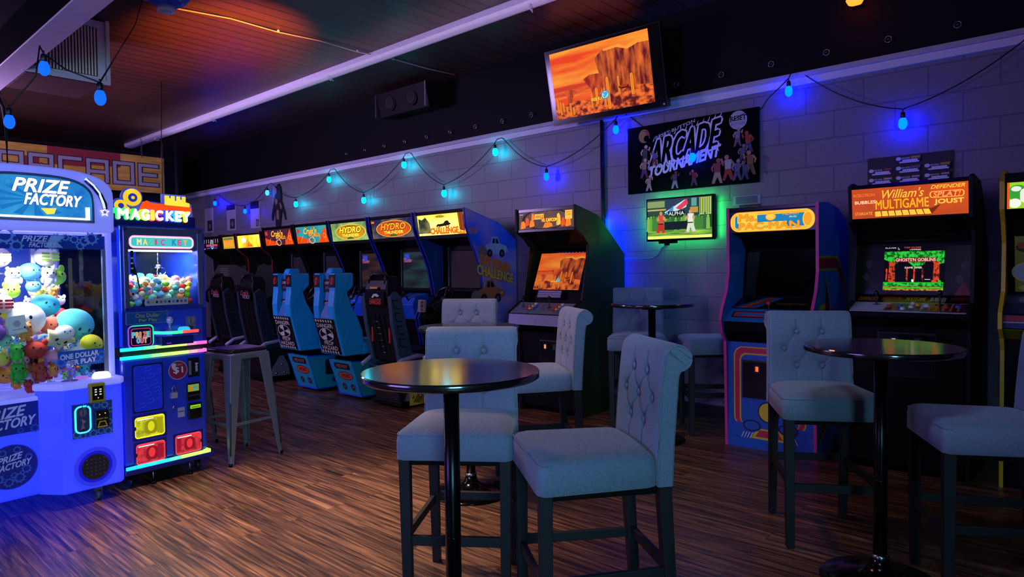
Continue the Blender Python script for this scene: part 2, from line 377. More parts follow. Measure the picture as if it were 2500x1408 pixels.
# ---------------------------------------------------------------- the room
WX, CZ = 5.386, 3.5
struct(MB().box(-5, WX+.2, -6, 13.4, -.1, 0, floor_mat()).build('floor'))
struct(MB().box(-5, WX+.2, -6, 13.4, CZ, CZ+.1, ceiling_mat()).build('ceiling'))
struct(MB().box(WX, WX+.2, -6, 13.2, 0, 2.735, block_mat()).build('wall_right'))
struct(MB().box(WX-.004, WX+.2, -6, 13.2, 2.735, CZ, mat('#07050a', .7, spec=.2)).build('wall_right_upper'))
struct(MB().box(-5, WX+.2, 13.2, 13.4, 0, CZ, mat('#0b0a10', .7)).build('wall_back'))
struct(MB().box(WX-.02, WX, -6, 13.2, 0, .11, mat('#08080a', .5)).build('baseboard_right', bevel=.004))
tr = MB(); tr.box(WX-.03, WX, -6, 13.2, 2.688, 2.742, mat('#dcd6e4', .55)); tr.box(WX-.05, WX-.002, -6, 13.2, 2.742, 2.780, mat('#b4b0c0', .6))
struct(tr.build('trim_1', bevel=.003))
struct(MB().box(-.45, WX, -1.75, -1.6, 0, CZ, mat('#2a2a30', .7)).build('light_blocking_wall'))  # unseen stub added to keep window light off the right-hand chairs
# light-painted beam across the left of the ceiling, with its boxed-in vent chase
bm_ = MB(); bm_.box(1.28, 1.45, -2, 7.4, 2.94, CZ, mat('#c8b8c4', .6))
struct(bm_.build('trim_2', bevel=.004))
struct(MB().box(1.10, 1.28, -2, 7.4, 2.95, CZ, mat('#030304', .8, spec=.05)).build('trim_3'))
struct(MB().box(1.45, 2.02, 6.56, 7.22, 2.94, CZ, mat('#54342f', .6)).build('trim_4', bevel=.01))

# vent grille on the face of the chase
vt = thing('air_vent', (1.75, 6.55, 2.95), 0, 'grey metal louvred air vent on the boxed duct at upper left', 'vent')
fm = mat('#d4dcd8', .5)
f_ = MB(); f_.box(-.30, .28, -.02, 0, 0, .05, fm); f_.box(.22, .28, -.02, 0, .05, .47, fm); f_.box(-.30, .28, -.02, 0, .47, .53, fm); f_.box(-.30, -.26, -.02, 0, .05, .47, fm)
f_.box(-.33, .31, -.045, -.021, -.012, .022, mat('#c4ceca', .5)); f_.box(.281, .31, -.045, -.021, .0225, .54, mat('#c4ceca', .5))
f_.build('frame', vt, bevel=.004)
MB().box(-.26, .22, -.006, 0, .05, .47, mat('#15140f', .7)).build('backing', vt)
g_ = MB()
for i in range(20): g_.box(-.25+i*.0235, -.238+i*.0235, -.018, -.006, .055, .465, mat('#f0e6c8', .5))
g_.build('louvres', vt)

# ceiling light channel
cl = thing('ceiling_light_channel', (4.23, 7.7, CZ), 0, 'long white painted light channel running along the dark plank ceiling', 'light fitting')
c_ = MB(); c_.prism([(-.085, 0), (-.075, -.05), (-.03, -.062), (.03, -.062), (.075, -.05), (.085, 0)], 'y', -6.5, 4.85, mat('#e4d8ea', .45))
c_.build('channel', cl, bevel=.003)
for y in (-4.2, -1.3, 1.6, 3.6):
    h_ = MB(); h_.tube([(-.02, y, -.055), (-.05, y+.02, -.09), (.0, y+.03, -.10), (.03, y+.05, -.075), (.06, y+.07, -.085)], .006, WHITE, 6); h_.build('hanger_clip', cl)

# thin ceiling cable with clips
cab = MB(); pp = [(1.9, 5.80), (2.35, 5.75), (2.75, 5.68), (3.18, 5.66), (3.6, 5.62), (3.99, 5.605), (4.41, 5.56), (4.85, 5.53), (5.25, 5.515)]
cab.tube([(x, y, CZ-.012-(.012 if i % 2 else 0)) for i, (x, y) in enumerate(pp)], .006, mat('#a8a0a0', .5), 6)
tag(cab.build('ceiling_cable'), 'thin pale cable clipped across the dark plank ceiling', 'cable')
for i, (x, y) in enumerate(((3.18, 5.66), (4.0, 5.605), (4.41, 5.56))):
    k = MB().ball((0, 0, 0), .012, WHITE, 8, 6).build('cable_clip', loc=(x, y, CZ-.012))
    tag(k, ['white clip of the ceiling cable, left of the light channel', 'white clip of the ceiling cable beside the light channel', 'white clip of the ceiling cable above the black speaker'][i], 'clip', 'ceiling cable clips')

# eye hooks in the black upper wall
hk = MB(); hk.torus((-.03, 0, 0), .022, .004, CHROME, 'x', 16, 6); hk.tube([(0, 0, 0), (-.03, .0, 0)], .004, CHROME, 6); hk.lathe([(.0, 0), (.03, 0), (.03, .004), (0, .004)], mat('#2a2a30', .5), n=14)
hk0 = hk.build('eye_hook')
for i in range(18):
    o = hk0 if i == 0 else hk0.copy()
    if i: C.objects.link(o)
    o.location = (WX-.006, .764+.413*i, 2.89)
    where = {0: 'nearest the right edge', 1: 'second from the right edge', 2: 'third from the right edge', 3: 'fourth from the right edge', 4: 'fifth from the right edge', 5: 'just right of the big television'}.get(i)
    if where: tag(o, 'small chrome eye hook in the black upper wall, ' + where, 'hook', 'eye hooks in the upper wall')
    else: tag(o, 'small dim eye hook in the black upper wall left of the big television', 'hook', 'dim eye hooks in the upper wall')

# black conduit on the block wall
cd = MB(); cd.tube([(WX-.022, 3.615, .9), (WX-.022, 3.615, 2.70)], .02, mat('#0a0a0c', .4), 10)
tag(cd.build('wall_conduit'), 'black vertical conduit on the block wall below the big television', 'pipe')

# ---------------------------------------------------------------- string lights on the wall
BX = WX-.095
bulbs = [(0.30, 2.70, 'b', 1), (1.071, 2.30, 'b', 0), (1.846, 2.665, 'b', 1), (2.669, 2.26, 'b', 0), (3.413, 2.60, 'b', 1), (4.242, 2.25, 'b', 0), (4.947, 2.585, 'c', 1),
         (5.771, 2.21, 'c', 0), (6.492, 2.62, 'c', 1), (7.333, 2.25, 'c', 0), (8.135, 2.60, 'c', 1), (9.021, 2.32, 'c', 0), (9.86, 2.56, 'm', 1), (10.60, 2.32, 'b', 0), (11.69, 2.53, 'b', 1)]
lbl = [None, 'blue string-light bulb hanging low above the schedule sheet at far right', 'blue string-light bulb hooked at the trim right of the tournament banner',
       'blue string-light bulb dangling in front of the tournament banner', 'blue string-light bulb just below the big television', 'blue string-light bulb hanging low left of the conduit',
       'cyan string-light bulb at the trim above the green-sided cabinet', 'cyan string-light bulb hanging low above the blue-sided racing cabinet', 'cyan string-light bulb at the trim above the yellow desert marquee',
       'cyan string-light bulb hanging low above the orange oval marquee', 'cyan string-light bulb at the trim above the yellow oval marquee', 'pale cyan bulb hanging low right of the hanging figure',
       'blue bulb at the trim just left of the hanging figure', 'blue bulb hanging low beside the narrow wall panels', 'blue bulb at the trim nearest the far corner']
GB = emi((.0, .045, 1.0), 110.0); GC = emi((.0, .80, .92), 42.0); GM = emi((.05, .42, 1.0), 22.0); SOCK = mat('#0a0a0c', .4)
def bulb_mesh(g):
    m = MB(); m.lathe([(.001, -.109), (.009, -.1075), (.017, -.102), (.0235, -.092), (.027, -.080), (.028, -.069), (.025, -.048), (.017, -.032), (.014, -.028)], g, n=28); return m
def socket_mesh():
    m = MB(); m.lathe([(.002, .012), (.012, .01), (.016, -.002), (.017, -.034), (.013, -.036)], SOCK, n=12); m.tube([(0, 0, .01), (0, 0, .03)], .004, SOCK, 6); return m
cable = MB(); prev = None
for i, (y, z, c, hi) in enumerate(bulbs):
    sk = (BX, y, z+.055)          # top of socket
    x = BX
    if hi: hookp = (WX-.035, y-.05, z+.115)
    if lbl[i]:
        t = thing('string_light_bulb', (WX-.055 if i == 3 else x, y, z+.04), 0, lbl[i], 'light bulb', 'string light bulbs along the block wall')
        bulb_mesh({'b': GB, 'c': GC, 'm': GM}[c]).build('bulb', t); socket_mesh().build('socket', t)
    if hi: pts_here = [(BX, y, z+.07), (BX+.02, y-.01, z+.11), (WX-.045, y-.05, z+.125), (WX-.045, y-.09, z+.10)]
    elif i == 3: x = WX-.055; pts_here = [(WX-.007, y+.012, z+.075), (WX-.007, y, z+.07), (WX-.007, y-.012, z+.075)]
    else: pts_here = [(BX, y+.012, z+.075), (BX, y, z+.068), (BX, y-.012, z+.075)]
    pts_here = pts_here[::-1]     # run from small y to large y
    if prev:
        a, b = Vector(prev), Vector(pts_here[0]); n = 10
        seg = [tuple(a.lerp(b, k/n) - Vector((0, 0, .06*4*(k/n)*(1-k/n)))) for k in range(n+1)]
        seg = [(WX-.007 if 2.07 < p[1] < 3.36 else p[0], p[1], p[2]) for p in seg]
        cable.tube(seg, .0045, SOCK, 6)
    if len(pts_here) > 1: cable.tube(pts_here, .0045, SOCK, 6)
    prev = pts_here[-1]
tag(cable.build('string_light_cable'), 'black swagged cable of the string lights along the block wall', 'cable')

lb = [(Vector((0.907, 3.758, 2.268)), 'blue bulb hanging in front of the air vent'), (Vector((1.028, 3.389, 2.087)), 'blue bulb hanging below the lower right corner of the air vent'),
      (Vector((0.828, 4.063, 2.053)), 'blue bulb hanging at the left edge above the wooden sign'), (Vector((3.003, 7.938, 2.120)), 'blue bulb glowing behind the lit key sign')]
lp = []
for p, l in lb:
    t = thing('string_light_bulb', p + Vector((0, 0, .06)), 0, l, 'light bulb', 'blue bulbs near the ceiling at left')
    bulb_mesh(emi((.06, .36, 1.0), 1.5)).build('bulb', t); socket_mesh().build('socket', t); t.scale = (.85, .85, .85); lp.append(p + Vector((0, 0, .07)))
k2 = MB()
hook = Vector((0.939, 3.955, 2.428))
k2.tube([lp[2]+Vector((-.05,0,.1)), lp[2], hook-Vector((.02, 0, .15)), hook], .004, SOCK, 6)
k2.tube([hook, lp[0], lp[0].lerp(lp[1], .4)-Vector((0, 0, .02)), lp[1], Vector((1.321, 3.983, 2.526))], .004, SOCK, 6)
k2.tube([Vector((1.321, 3.983, 2.526)), Vector((1.486, 4.259, 2.751)), Vector((1.640, 4.550, 3.043))], .003, SOCK, 6)
k4 = MB(); k4.tube([lp[3], lp[3]+Vector((.02, .05, .5)), Vector((lp[3].x+.1, lp[3].y+.2, CZ))], .004, SOCK, 6)
tag(k4.build('drop_cable'), 'thin drop cable of the blue bulb behind the lit key sign', 'cable')
tag(k2.build('hanging_light_cable'), 'black cable carrying the blue bulbs near the air vent', 'cable')
k3 = MB(); k3.tube([Vector((0.846, 4.506, 2.339)), Vector((0.883, 4.458, 2.202)), Vector((0.890, 4.445, 2.073)), Vector((0.889, 4.434, 1.808))], .008, SOCK, 6)
tag(k3.build('left_edge_cable'), 'thick dark cable hanging at the left edge in front of the wooden sign', 'cable')

# paper lantern
P_ = Vector((2.064, 5.294, 3.410))
ln = thing('paper_lantern', P_, 0, 'blue paper lantern with pale stars hanging at the top edge', 'lantern')
L_ = MB(); L_.ball((0, 0, 0), (.175, .175, .12), mat_noise('#2540c8', '#3d64e8', .6, (8, 8, 30)), 28, 16); L_.build('shade', ln)
MB().lathe([(.052, -.115), (.06, -.113), (.06, -.155), (.05, -.157), (.048, -.13)], mat('#c9c4dc', .5)).build('ring', ln)
for i in range(14):
    a = i*2.4; zz = -.02-.085*((i*.37) % 1); rr = .176*math.sqrt(max(0, 1-(zz/.12)**2))+.001
    ux = Vector((-math.sin(a), math.cos(a), 0)); n_ = Vector((math.cos(a), math.sin(a), 0)); n_ = (n_*rr/.175**2 + Vector((0, 0, zz/.12**2))).normalized(); uz = n_.cross(ux)
    A = Art(Vector((rr*math.cos(a), rr*math.sin(a), zz)) - ux*.018 - uz*.018 + n_*.002, ux, uz, .036, .036); A.star(.5, .5, .5, mat('#b9c4f4', .6)); A.build('star_print', ln)

# ---------------------------------------------------------------- wooden ARCADE board hanging at the back
sg = thing('arcade_board', (3.1, 11.8, 2.5), 0, 'weathered yellow and red board with outlined ARCADE letters hanging at the back', 'sign')
bw_, bh_ = 3.3, .53
brd = Art((-1.9, 0, .12), (1, 0, 0), (0, 0, 1), bw_, bh_+.06, .03, mat_noise('#b8862a', '#e4b04a', .7, (3, 3, 14)))
brd.rect(.655, .62, .80, 1, mat('#8f2630', .7)); brd.rect(.40, .1, .47, .7, mat('#8f2630', .7)); brd.rect(.50, .55, .66, 1, mat('#8f2630', .7)); brd.rect(.56, .05, .62, .4, mat('#a97f38', .7))
o = brd.build('board', sg); PA = [brd]
def block_letter(A, ch, u, v, w_, h_, t, m):
    S = {'A': [(0,0,0,1),(0,1,1,1),(1,1,1,0),(0,.45,1,.45)], 'R': [(0,0,0,1),(0,1,1,1),(1,1,1,.5),(0,.5,1,.5),(.5,.5,1,0)], 'C': [(1,1,0,1),(0,1,0,0),(0,0,1,0)],
         'D': [(0,0,0,1),(0,1,1,1),(1,1,1,0),(1,0,0,0)], 'E': [(1,1,0,1),(0,1,0,0),(0,0,1,0),(0,.5,.9,.5)]}[ch]
    for q, mm in ((t*1.55, mat('#2a2030', .7)), (t, m)):
        for a, b, c, d in S: 
            dx, dy = (c-a), (d-b); l = math.hypot(dx*w_*A.w, dy*h_*A.h); ex, ey = dx*w_*A.w/l*q*.5/A.w, dy*h_*A.h/l*q*.5/A.h
            A.line([(u+a*w_-ex, v+b*h_-ey), (u+c*w_+ex, v+d*h_+ey)], q/A.h, mm); A.k -= .85
        A.k += 1
L2 = Art((-1.9, -.001, .12), (1, 0, 0), (0, 0, 1), bw_, bh_+.06); lm = mat('#a39aa8', .6)
for i, ch in enumerate('ARCADE'): block_letter(L2, ch, .325+i*.112, .22, .078, .52, .05, lm)
L2.k = 12
L2.build('lettering', o)
for x in (-.95, 1.05):
    ch_ = MB()
    for i in range(16): ch_.torus((x, -.02, .68+.02+i*.019), .012, .003, STEEL, 'y' if i % 2 else 'x', 10, 5)
    ch_.build('chain', sg)
ch_ = MB()
for i in range(56): ch_.torus((0, 0, -i*.018), .011, .0028, STEEL, 'y' if i % 2 else 'x', 10, 5)
tag(ch_.build('loose_chain', loc=(4.48, 11.8, 3.45)), 'loose metal chain hanging from the ceiling right of the wooden board', 'chain')
ps = MB(); ps.tube([(0, 0, 0), (0, 0, 3.5)], .03, mat('#191722', .6), 10)
tag(ps.build('dark_post', loc=(4.62, 11.6, 0)), 'thin dark floor-to-ceiling post in the far corner', 'post')

# ---------------------------------------------------------------- wall panels, posters, figure
def wall_art(name, Yl, Yr, z0, z1, th=.006, back=BLACK, off=0):
    """sheet on the right wall; Yl is the far (image-left) edge"""
    root = bpy.data.objects.new(name, None)
    return Art((0, 0, 0), (0, -1, 0), (0, 0, 1), Yl-Yr, z1-z0, th, back), (WX-th-.001-off, Yl, z0)
for i, (a, b, lab) in enumerate(((12.30, 11.98, 'plain pale narrow wall panel nearest the far corner'), (11.43, 11.12, 'middle narrow wall panel with a dark blue top band'), (10.58, 10.29, 'narrow wall panel with a black patterned top left of the hanging figure'))):
    A, loc = wall_art('x', a, b, 2.01, 2.45, .012, mat('#aaa4b4', .6))
    if i: A.rect(0, .80 if i == 1 else .72, 1, 1, mat('#1a1730' if i == 1 else '#17141c', .6))
    A.rect([.32, .38, .62][i], .06, .95, [.5, .45, .32][i], mat('#3b3340', .6)); A.ell([.63, .66, .78][i], [.26, .25, .18][i], .13, .10, mat('#8a7468', .6))
    tag(A.build('narrow_wall_panel', loc=loc), lab, 'poster', 'narrow panels on the far block wall')
fg = MB()
def yz(pts): return [(-p[0], p[1]) for p in pts]
dk = mat('#120f18', .7); sk = mat('#8f6a60', .6)
for pts, m, x0, x1 in (([(-.04, .62), (.05, .66), (.10, .60), (.12, .42), (.09, .36), (.04, .44), (-.03, .46), (-.07, .52)], dk, -.03, 0), ([(-.08, .50), (.06, .46), (.12, .38), (.10, .18), (.06, .0), (-.07, .0), (-.08, .2), (-.10, .36)], dk, -.022, 0),
        ([(-.09, .46), (-.13, .36), (-.20, .18), (-.185, .10), (-.16, .12), (-.13, .22), (-.06, .36)], dk, -.018, 0), ([(.08, .42), (.14, .34), (.21, .2), (.235, .10), (.21, .09), (.17, .18), (.06, .30)], dk, -.018, 0),
        ([(-.05, .44), (.0, .42), (.01, .36), (-.04, .33), (-.06, .38)], sk, -.033, -.02), ([(-.02, .26), (.03, .25), (.04, .10), (-.03, .12)], sk, -.03, -.02), ([(.07, .36), (.10, .36), (.13, .28), (.10, .26)], sk, -.03, -.015), ([(-.05, .60), (.0, .59), (.0, .51), (-.04, .50)], sk, -.04, -.02)):
    fg.prism(yz(pts), 'x', x0, x1, m)
tag(fg.build('hanging_figure_cutout', loc=(WX-.002, 9.68, 2.0)), 'dark life-like costumed figure cutout hanging on the far block wall', 'figure')

# tournament banner
A, loc = wall_art('b', 3.331, 2.103, 1.972, 2.578, .006, mat('#030304', .9, spec=.1), .014)
LW = mat('#eceaff', .6); DK = mat('#030304', .9, spec=.1)
A.text('RESET BUTTON', .235, .855, .545, .900, mat('#e4e4ee', .6), .02, skew=.16)
A.text('ARCADE', .185, .455, .735, .835, LW, .085, .35, skew=.20)
A.text('ARCADE', .185, .455, .735, .835, DK, .035, .35, skew=.20)
A.text('TOURNAMENT', .185, .32, .735, .475, LW, .05, .25, skew=.20)
for i in range(26):
    t = i/25; u = .19+.54*t; v = .645+.20*(t-.5) + (.20 if i % 2 else -.20)
    A.poly([(u, v-.01), (u+.02, v+(.07 if i % 2 else -.07)), (u+.012, v)], LW)
A.ell(.862, .86, .062, .125, mat('#b4b4c6', .6)); A.text('RESET', .808, .855, .917, .92, DK, .03); A.text('BUTTON', .815, .795, .91, .828, mat('#5c5c74', .6), .0); A.line([(.80, .84), (.925, .955)], .008, DK)
# small plain fighting figures in trunks and tunics along the edges (generic)
def fighter(A, u, v, s, skin, top, leg, fl=1):
    q = s*.42
    def T(pts): return [(u+fl*x*q, v+y*s) for x, y in pts]
    A.poly(T([(-.12, .45), (.14, .45), (.2, .2), (.26, .0), (.14, .0), (.02, .25), (-.12, 0), (-.26, 0), (-.18, .25)]), mat(leg, .6))
    A.poly(T([(-.17, .78), (.17, .78), (.15, .42), (-.13, .42)]), mat(top, .6))
    A.poly(T([(.14, .78), (.30, .62), (.36, .82), (.28, .86), (.25, .74), (.17, .70)]), mat(skin, .6)); A.poly(T([(-.15, .78), (-.30, .60), (-.22, .45), (-.17, .47), (-.2, .6), (-.13, .68)]), mat(skin, .6))
    A.ell(u+.01*fl, v+.87*s, .045*s, .09*s, mat(skin, .6))
for u, v, s, a, b, c, fl in ((.155, .42, .30, '#e8b898', '#3c4a34', '#34402e', 1), (.235, .38, .24, '#b08a78', '#4a64a8', '#7c2430', -1), (.15, .22, .30, '#e8b898', '#b08a76', '#5a3470', 1), (.19, .02, .24, '#e8b898', '#b9a090', '#b8b4b0', 1),
        (.40, .02, .26, '#7a4038', '#5a4a60', '#a0b4ac', 1), (.55, .03, .24, '#b06a50', '#8a2420', '#504a50', -1), (.72, .03, .36, '#a0544a', '#8a3c3c', '#b0a080', 1), (.80, .06, .36, '#b07a68', '#a8b0ac', '#a83020', -1),
        (.865, .50, .26, '#b89488', '#7a80a4', '#70506a', 1), (.94, .40, .30, '#a03c30', '#a83424', '#2c3c78', -1), (.90, .27, .26, '#8a7460', '#46587c', '#30384a', 1), (.955, .10, .34, '#a88060', '#806030', '#6a5030', -1), (.865, .04, .30, '#8a8498', '#586088', '#485070', 1), (.92, .04, .26, '#806a60', '#3a4a80', '#2c3660', -1)):
    fighter(A, u, v, s, a, b, c, fl)
A.ell(.165, .83, .045, .10, mat('#a08a3a', .6)); A.poly([(.15, .92), (.20, .90), (.215, .78), (.195, .80), (.18, .88)], mat('#a04a24', .6)); A.ell(.185, .79, .022, .045, DK)
tag(A.build('tournament_banner', loc=loc), 'black banner reading RESET BUTTON ARCADE TOURNAMENT on the block wall', 'banner')

def sched(A, cols, rows, cells):
    rnd = random.Random(3)
    for c in range(cols):
        for r in range(rows):
            if (c, r) in cells: continue
            u, v = (c+.04)/cols, (r+.06)/rows; du, dv = .9/cols, .86/rows
            A.rect(u+.0*du, v+.12*dv, u+.95*du, v+.92*dv, mat('#2b2a30', .6)); A.ell(u+.12*du, v+.62*dv, .10*du, .22*dv, mat('#e4e4ee', .6))
            A.text('ARCADE', u+.22*du, v+.56*dv, u+.56*du, v+.74*dv, mat('#f4f4fa', .6), .02)
            A.rect(u+.60*du, v+.52*dv, u+.97*du, v+.86*dv, mat(rnd.choice(['#7a3028', '#a8762c', '#4a5a9c', '#5c2a30']), .6)); A.rect(u+.64*du, v+.62*dv, u+.93*du, v+.76*dv, mat(rnd.choice(['#c8a85a', '#d8d0d4', '#c05838']), .6))
            A.rect(u+.28*du, v+.26*dv, u+.86*du, v+.46*dv, mat('#eeeef6', .6)); A.rect(u+.16*du, v+.06*dv, u+.92*du, v+.24*dv, mat('#e03448' if r == 0 and c else '#eeeef6', .6))
A, loc = wall_art('s', 1.313, .783, 1.80, 2.066, .006, mat('#0a0a0c', .5)); sched(A, 3, 4, {(0, 3), (2, 3)})
tag(A.build('schedule_sheet', loc=loc), 'black printed sheet with grid of score labels above the orange marquee cabinet', 'poster')
A, loc = wall_art('s2', 2.275, 2.10, 1.70, 1.80, .004, mat('#0a0a0c', .5)); sched(A, 1, 1, set())
tag(A.build('score_card', loc=loc), 'small black score card with white and red labels peeking above the yellow marquee', 'poster')
A, loc = wall_art('s3', 2.33, 2.10, 1.80, 1.875, .003, mat('#8f92a4', .6)); A.rect(.1, .1, .9, .9, mat('#565a70', .6))
tag(A.build('grey_card', loc=loc), 'small grey card on the wall behind the score card', 'poster')

# ---------------------------------------------------------------- small framed television with green glow
t = thing('green_screen_television', (WX-.075, 2.775, 1.885-.36), -PI/2, 'small wall television showing a green street fight scene, glowing green', 'television')
fw, fh = .64, .378
fr = MB(); fr.box(-fw/2, fw/2, -.025, .02, 0, fh, BLACK); fr.box(-.12, .12, .02, .074, .10, .28, BLACK); fr.build('frame', t, bevel=.004)
S = Art((-fw/2+.015, -.026, .018), (1, 0, 0), (0, 0, 1), fw-.03, fh-.032, .002, emi('#33584c', .7))
e = lambda h, s=.9: emi(h, s)
S.rect(0, 0, 1, .24, emi_noise('#9fd83c', '#2c5c38', 1.1, (4, 4, 60))); S.rect(0, 0, 1, .07, e('#d8f06a', 1.3))
S.rect(0, .24, 1, .62, e('#2d5c34', .6)); S.rect(0, .72, .30, .76, e('#c8b868')); S.rect(0, .80, .28, .96, e('#97b070', .8)); S.rect(.30, .60, .62, 1, e('#324a66', .7)); S.rect(.62, .55, .80, 1, e('#2c4c50', .7)); S.rect(.82, .56, .99, .98, e('#c8e070', .9))
for i in range(6): S.rect(.83+.027*i, .58, .84+.027*i, .97, e('#4a6a3c', .6))
S.rect(.68, .62, .80, .76, e('#c89a44')); S.rect(.70, .78, .78, .98, e('#6ab0a4', .8))
rn = random.Random(5)
for i in range(22):
    u = .02+i*.045; v = .48+rn.random()*.1; c = rn.choice(['#7cc850', '#4e9a44', '#9ad860', '#3f7a4c'])
    S.poly([(u-.028, .2), (u+.028, .2), (u+.024, v-.03), (u-.024, v-.03)], e(c, .7)); S.ell(u, v, .017, .03, e(c, .9))
S.rect(.30, .22, .66, .42, e('#24323c', .5))
S.poly([(.30, .66), (.62, .95), (.66, .88), (.64, .76), (.36, .60)], e('#d8eef4')); S.poly([(.48, .75), (.65, .97), (.67, .84), (.55, .70)], e('#e0405a', 1)); S.poly([(.28, .58), (.45, .82), (.44, .68)], e('#4a98d8'))
S.rect(.36, .56, .62, .68, e('#202838', .5)); S.text('ALPHA', .37, .575, .61, .665, e('#e8f8d8', 1.1), .01)
# two plain fighters in long robes
def fig(u, fl, skin, top, leg):
    T = lambda pts: [(u+fl*x*.30, .08+y*.60) for x, y in pts]
    S.poly(T([(-.13, .52), (.12, .52), (.22, .10), (.08, .08), (0, .3), (-.12, .07), (-.27, .10)]), e(leg, 1)); S.poly(T([(-.16, .86), (.14, .86), (.13, .5), (-.13, .5)]), e(top, 1))
    S.poly(T([(.12, .84), (.30, .66), (.24, .58), (.10, .70)]), e(skin)); S.poly(T([(-.14, .84), (-.24, .66), (-.16, .58), (-.1, .66)]), e(skin)); S.ell(u, .08+.93*.60, .024, .05, e(skin)); S.rect(u-.04, .36, u+.04, .385, e('#141c20', .3))
    S.rect(u-.085, .12, u-.035, .15, e(skin)); S.rect(u+.035, .12, u+.085, .15, e(skin))
fig(.25, 1, '#d8a058', '#d85040', '#c83030'); fig(.71, -1, '#e0a078', '#e8ecd8', '#d8e4cc')
S.build('screen', t)
mb = MB(); mb.box(-.20, -.03, -.02, .01, -.022, 0, BLACK); mb.box(-.14, -.10, -.03, -.005, -.04, -.02, BLACK); mb.build('sensor_bar', t)
for p_, q_, sx_, sy_ in (((WX-.055, 2.46, 1.714), (WX-.005, 2.30, 1.714), .02, .34), ((WX-.055, 3.09, 1.714), (WX-.005, 3.25, 1.714), .02, .34), ((WX-.055, 2.775, 1.90), (WX-.005, 2.775, 2.05), .6, .02), ((WX-.055, 2.775, 1.53), (WX-.005, 2.775, 1.38), .6, .02)):
    area('television_backlight', p_, q_, sx_, sy_, (.03, 1.0, .16), 1.6)
area('blue_strip_behind_cabinet', (WX-.026, 3.60, 1.42), (WX-.014, 3.0, 1.42), .036, .7, (.0, .012, 1.0), 70)
for (a, b, sx, sy) in (((WX-.035, 2.775, 1.925), None, .5, .02), ((WX-.035, 2.775, 1.505), None, .5, .02)): pass
cb = MB(); q = [(3.02-.08, 1.50), (2.99, 1.47), (3.03, 1.40), (3.10, 1.37), (3.25, 1.37), (3.45, 1.385)]
cb.tube([(WX-.012, y, z) for y, z in q], .007, mat('#5a6a78', .5), 6)
tag(cb.build('television_cord'), 'grey cord running from the small television along the block joint', 'cord')

# ---------------------------------------------------------------- big tilted television
TB = [Vector((5.15, 4.026, 2.671)), Vector((5.15, 2.80, 2.66))]; TT = [Vector((5.0, 4.026, 3.345)), Vector((4.96, 2.80, 3.325))]
t = thing('ceiling_television', (5.15, 3.413, 2.665), 0, 'large tilted wall television showing an orange desert canyon scene', 'television')
o0 = TB[0]-Vector(t.location); ux = (TB[1]-TB[0]).normalized(); uz = (TT[0]-TB[0]); uz = (uz-ux*uz.dot(ux)).normalized(); TW, TH = 1.226, .69
fr = Art(o0, ux, uz, TW, TH, .06, mat('#060608', .15)); fo = fr.build('housing', t, bevel=.006)
bz = Art(o0+fr.n*.001, ux, uz, TW, TH)
for a, b, c, d in ((0, 0, .006, 1), (.994, 0, 1, 1), (0, 0, 1, .008), (0, .992, 1, 1)): bz.rect(a, b, c, d, mat('#3c3c44', .2, .5))
bz.build('edge_bead', t)
def desert(A, sky1='#e8500e', sky2='#f0a02c', s=1.15, txt=True):
    Eg = lambda h, k=1.0: emi(h, s*k)
    A.rect(0, 0, 1, 1, emi_noise('#dc3c06', '#ee9428', s, (1.2, 1.2, 9), .38, .66)); 
    A.rect(0, .30, 1, .52, emi_noise('#c43408', '#ea7a20', s, (1.0, 1.0, 16), .4, .6))
    A.poly([(.47, .78), (.56, .88), (.72, .90), (.78, .84), (.90, .90), (1, .88), (1, .2), (.52, .2), (.50, .55)], emi_noise('#5c0c08', '#d8641c', s, (26, 26, 3), .35, .7))
    A.poly([(.56, .88), (.72, .90), (.78, .84), (.90, .90), (1, .88), (1, .84), (.90, .85), (.80, .80), (.70, .86), (.57, .85)], Eg('#e89030'))
    A.poly([(.33, .52), (.40, .57), (.50, .56), (.53, .50), (.50, .30), (.46, .2), (.43, .2), (.40, .36)], emi_noise('#8a1c08', '#d8581c', s, (20, 20, 5)))
    A.poly([(.11, .40), (.18, .42), (.24, .38), (.20, .28), (.19, .16), (.13, .16), (.15, .28)], emi_noise('#7c2008', '#c85018', s, (20, 20, 5)))
    A.poly([(0, .22), (.10, .18), (.25, .24), (.38, .2), (.50, .26), (.62, .22), (.80, .3), (1, .26), (1, 0), (0, 0)], emi_noise('#5c1006', '#e86a20', s, (18, 18, 22), .4, .6))
    for u, v, h_, w_ in ((.03, .10, .22, .02), (.06, .06, .20, .018), (.09, .10, .14, .02), (.13, .02, .16, .016), (.17, .02, .2, .018), (.20, .03, .12, .02), (.46, .12, .24, .026), (.54, .06, .28, .02), (.58, .02, .46, .028), (.69, .20, .26, .02), (.82, .16, .30, .028), (.41, .08, .20, .018)):
        A.rrect(u-w_*.6, v, u+w_*.6, v+h_, Eg('#7c1c08'), .02); A.poly([(u-w_*.5, v), (u+w_*.5, v), (u+w_*.5, v+h_*.93), (u+w_*.3, v+h_), (u-w_*.3, v+h_), (u-w_*.5, v+h_*.93)], Eg('#e8862c')); A.rect(u-.002, v, u+.002, v+h_*.95, Eg('#b4480f'))
    A.ell(.74, .30, .05, .03, Eg('#5c1006')); A.ell(.74, .31, .04, .02, Eg('#a03810'))
    A.ell(.55, .235, .042, .06, Eg('#3a68b8')); A.ell(.55, .235, .034, .05, Eg('#7cd8e0')); A.text('2P', .53, .205, .572, .27, Eg('#1c4a90'), .02)
    A.text('FREE PLAY', .405, .175, .535, .215, Eg('#f0c83c'), .03)
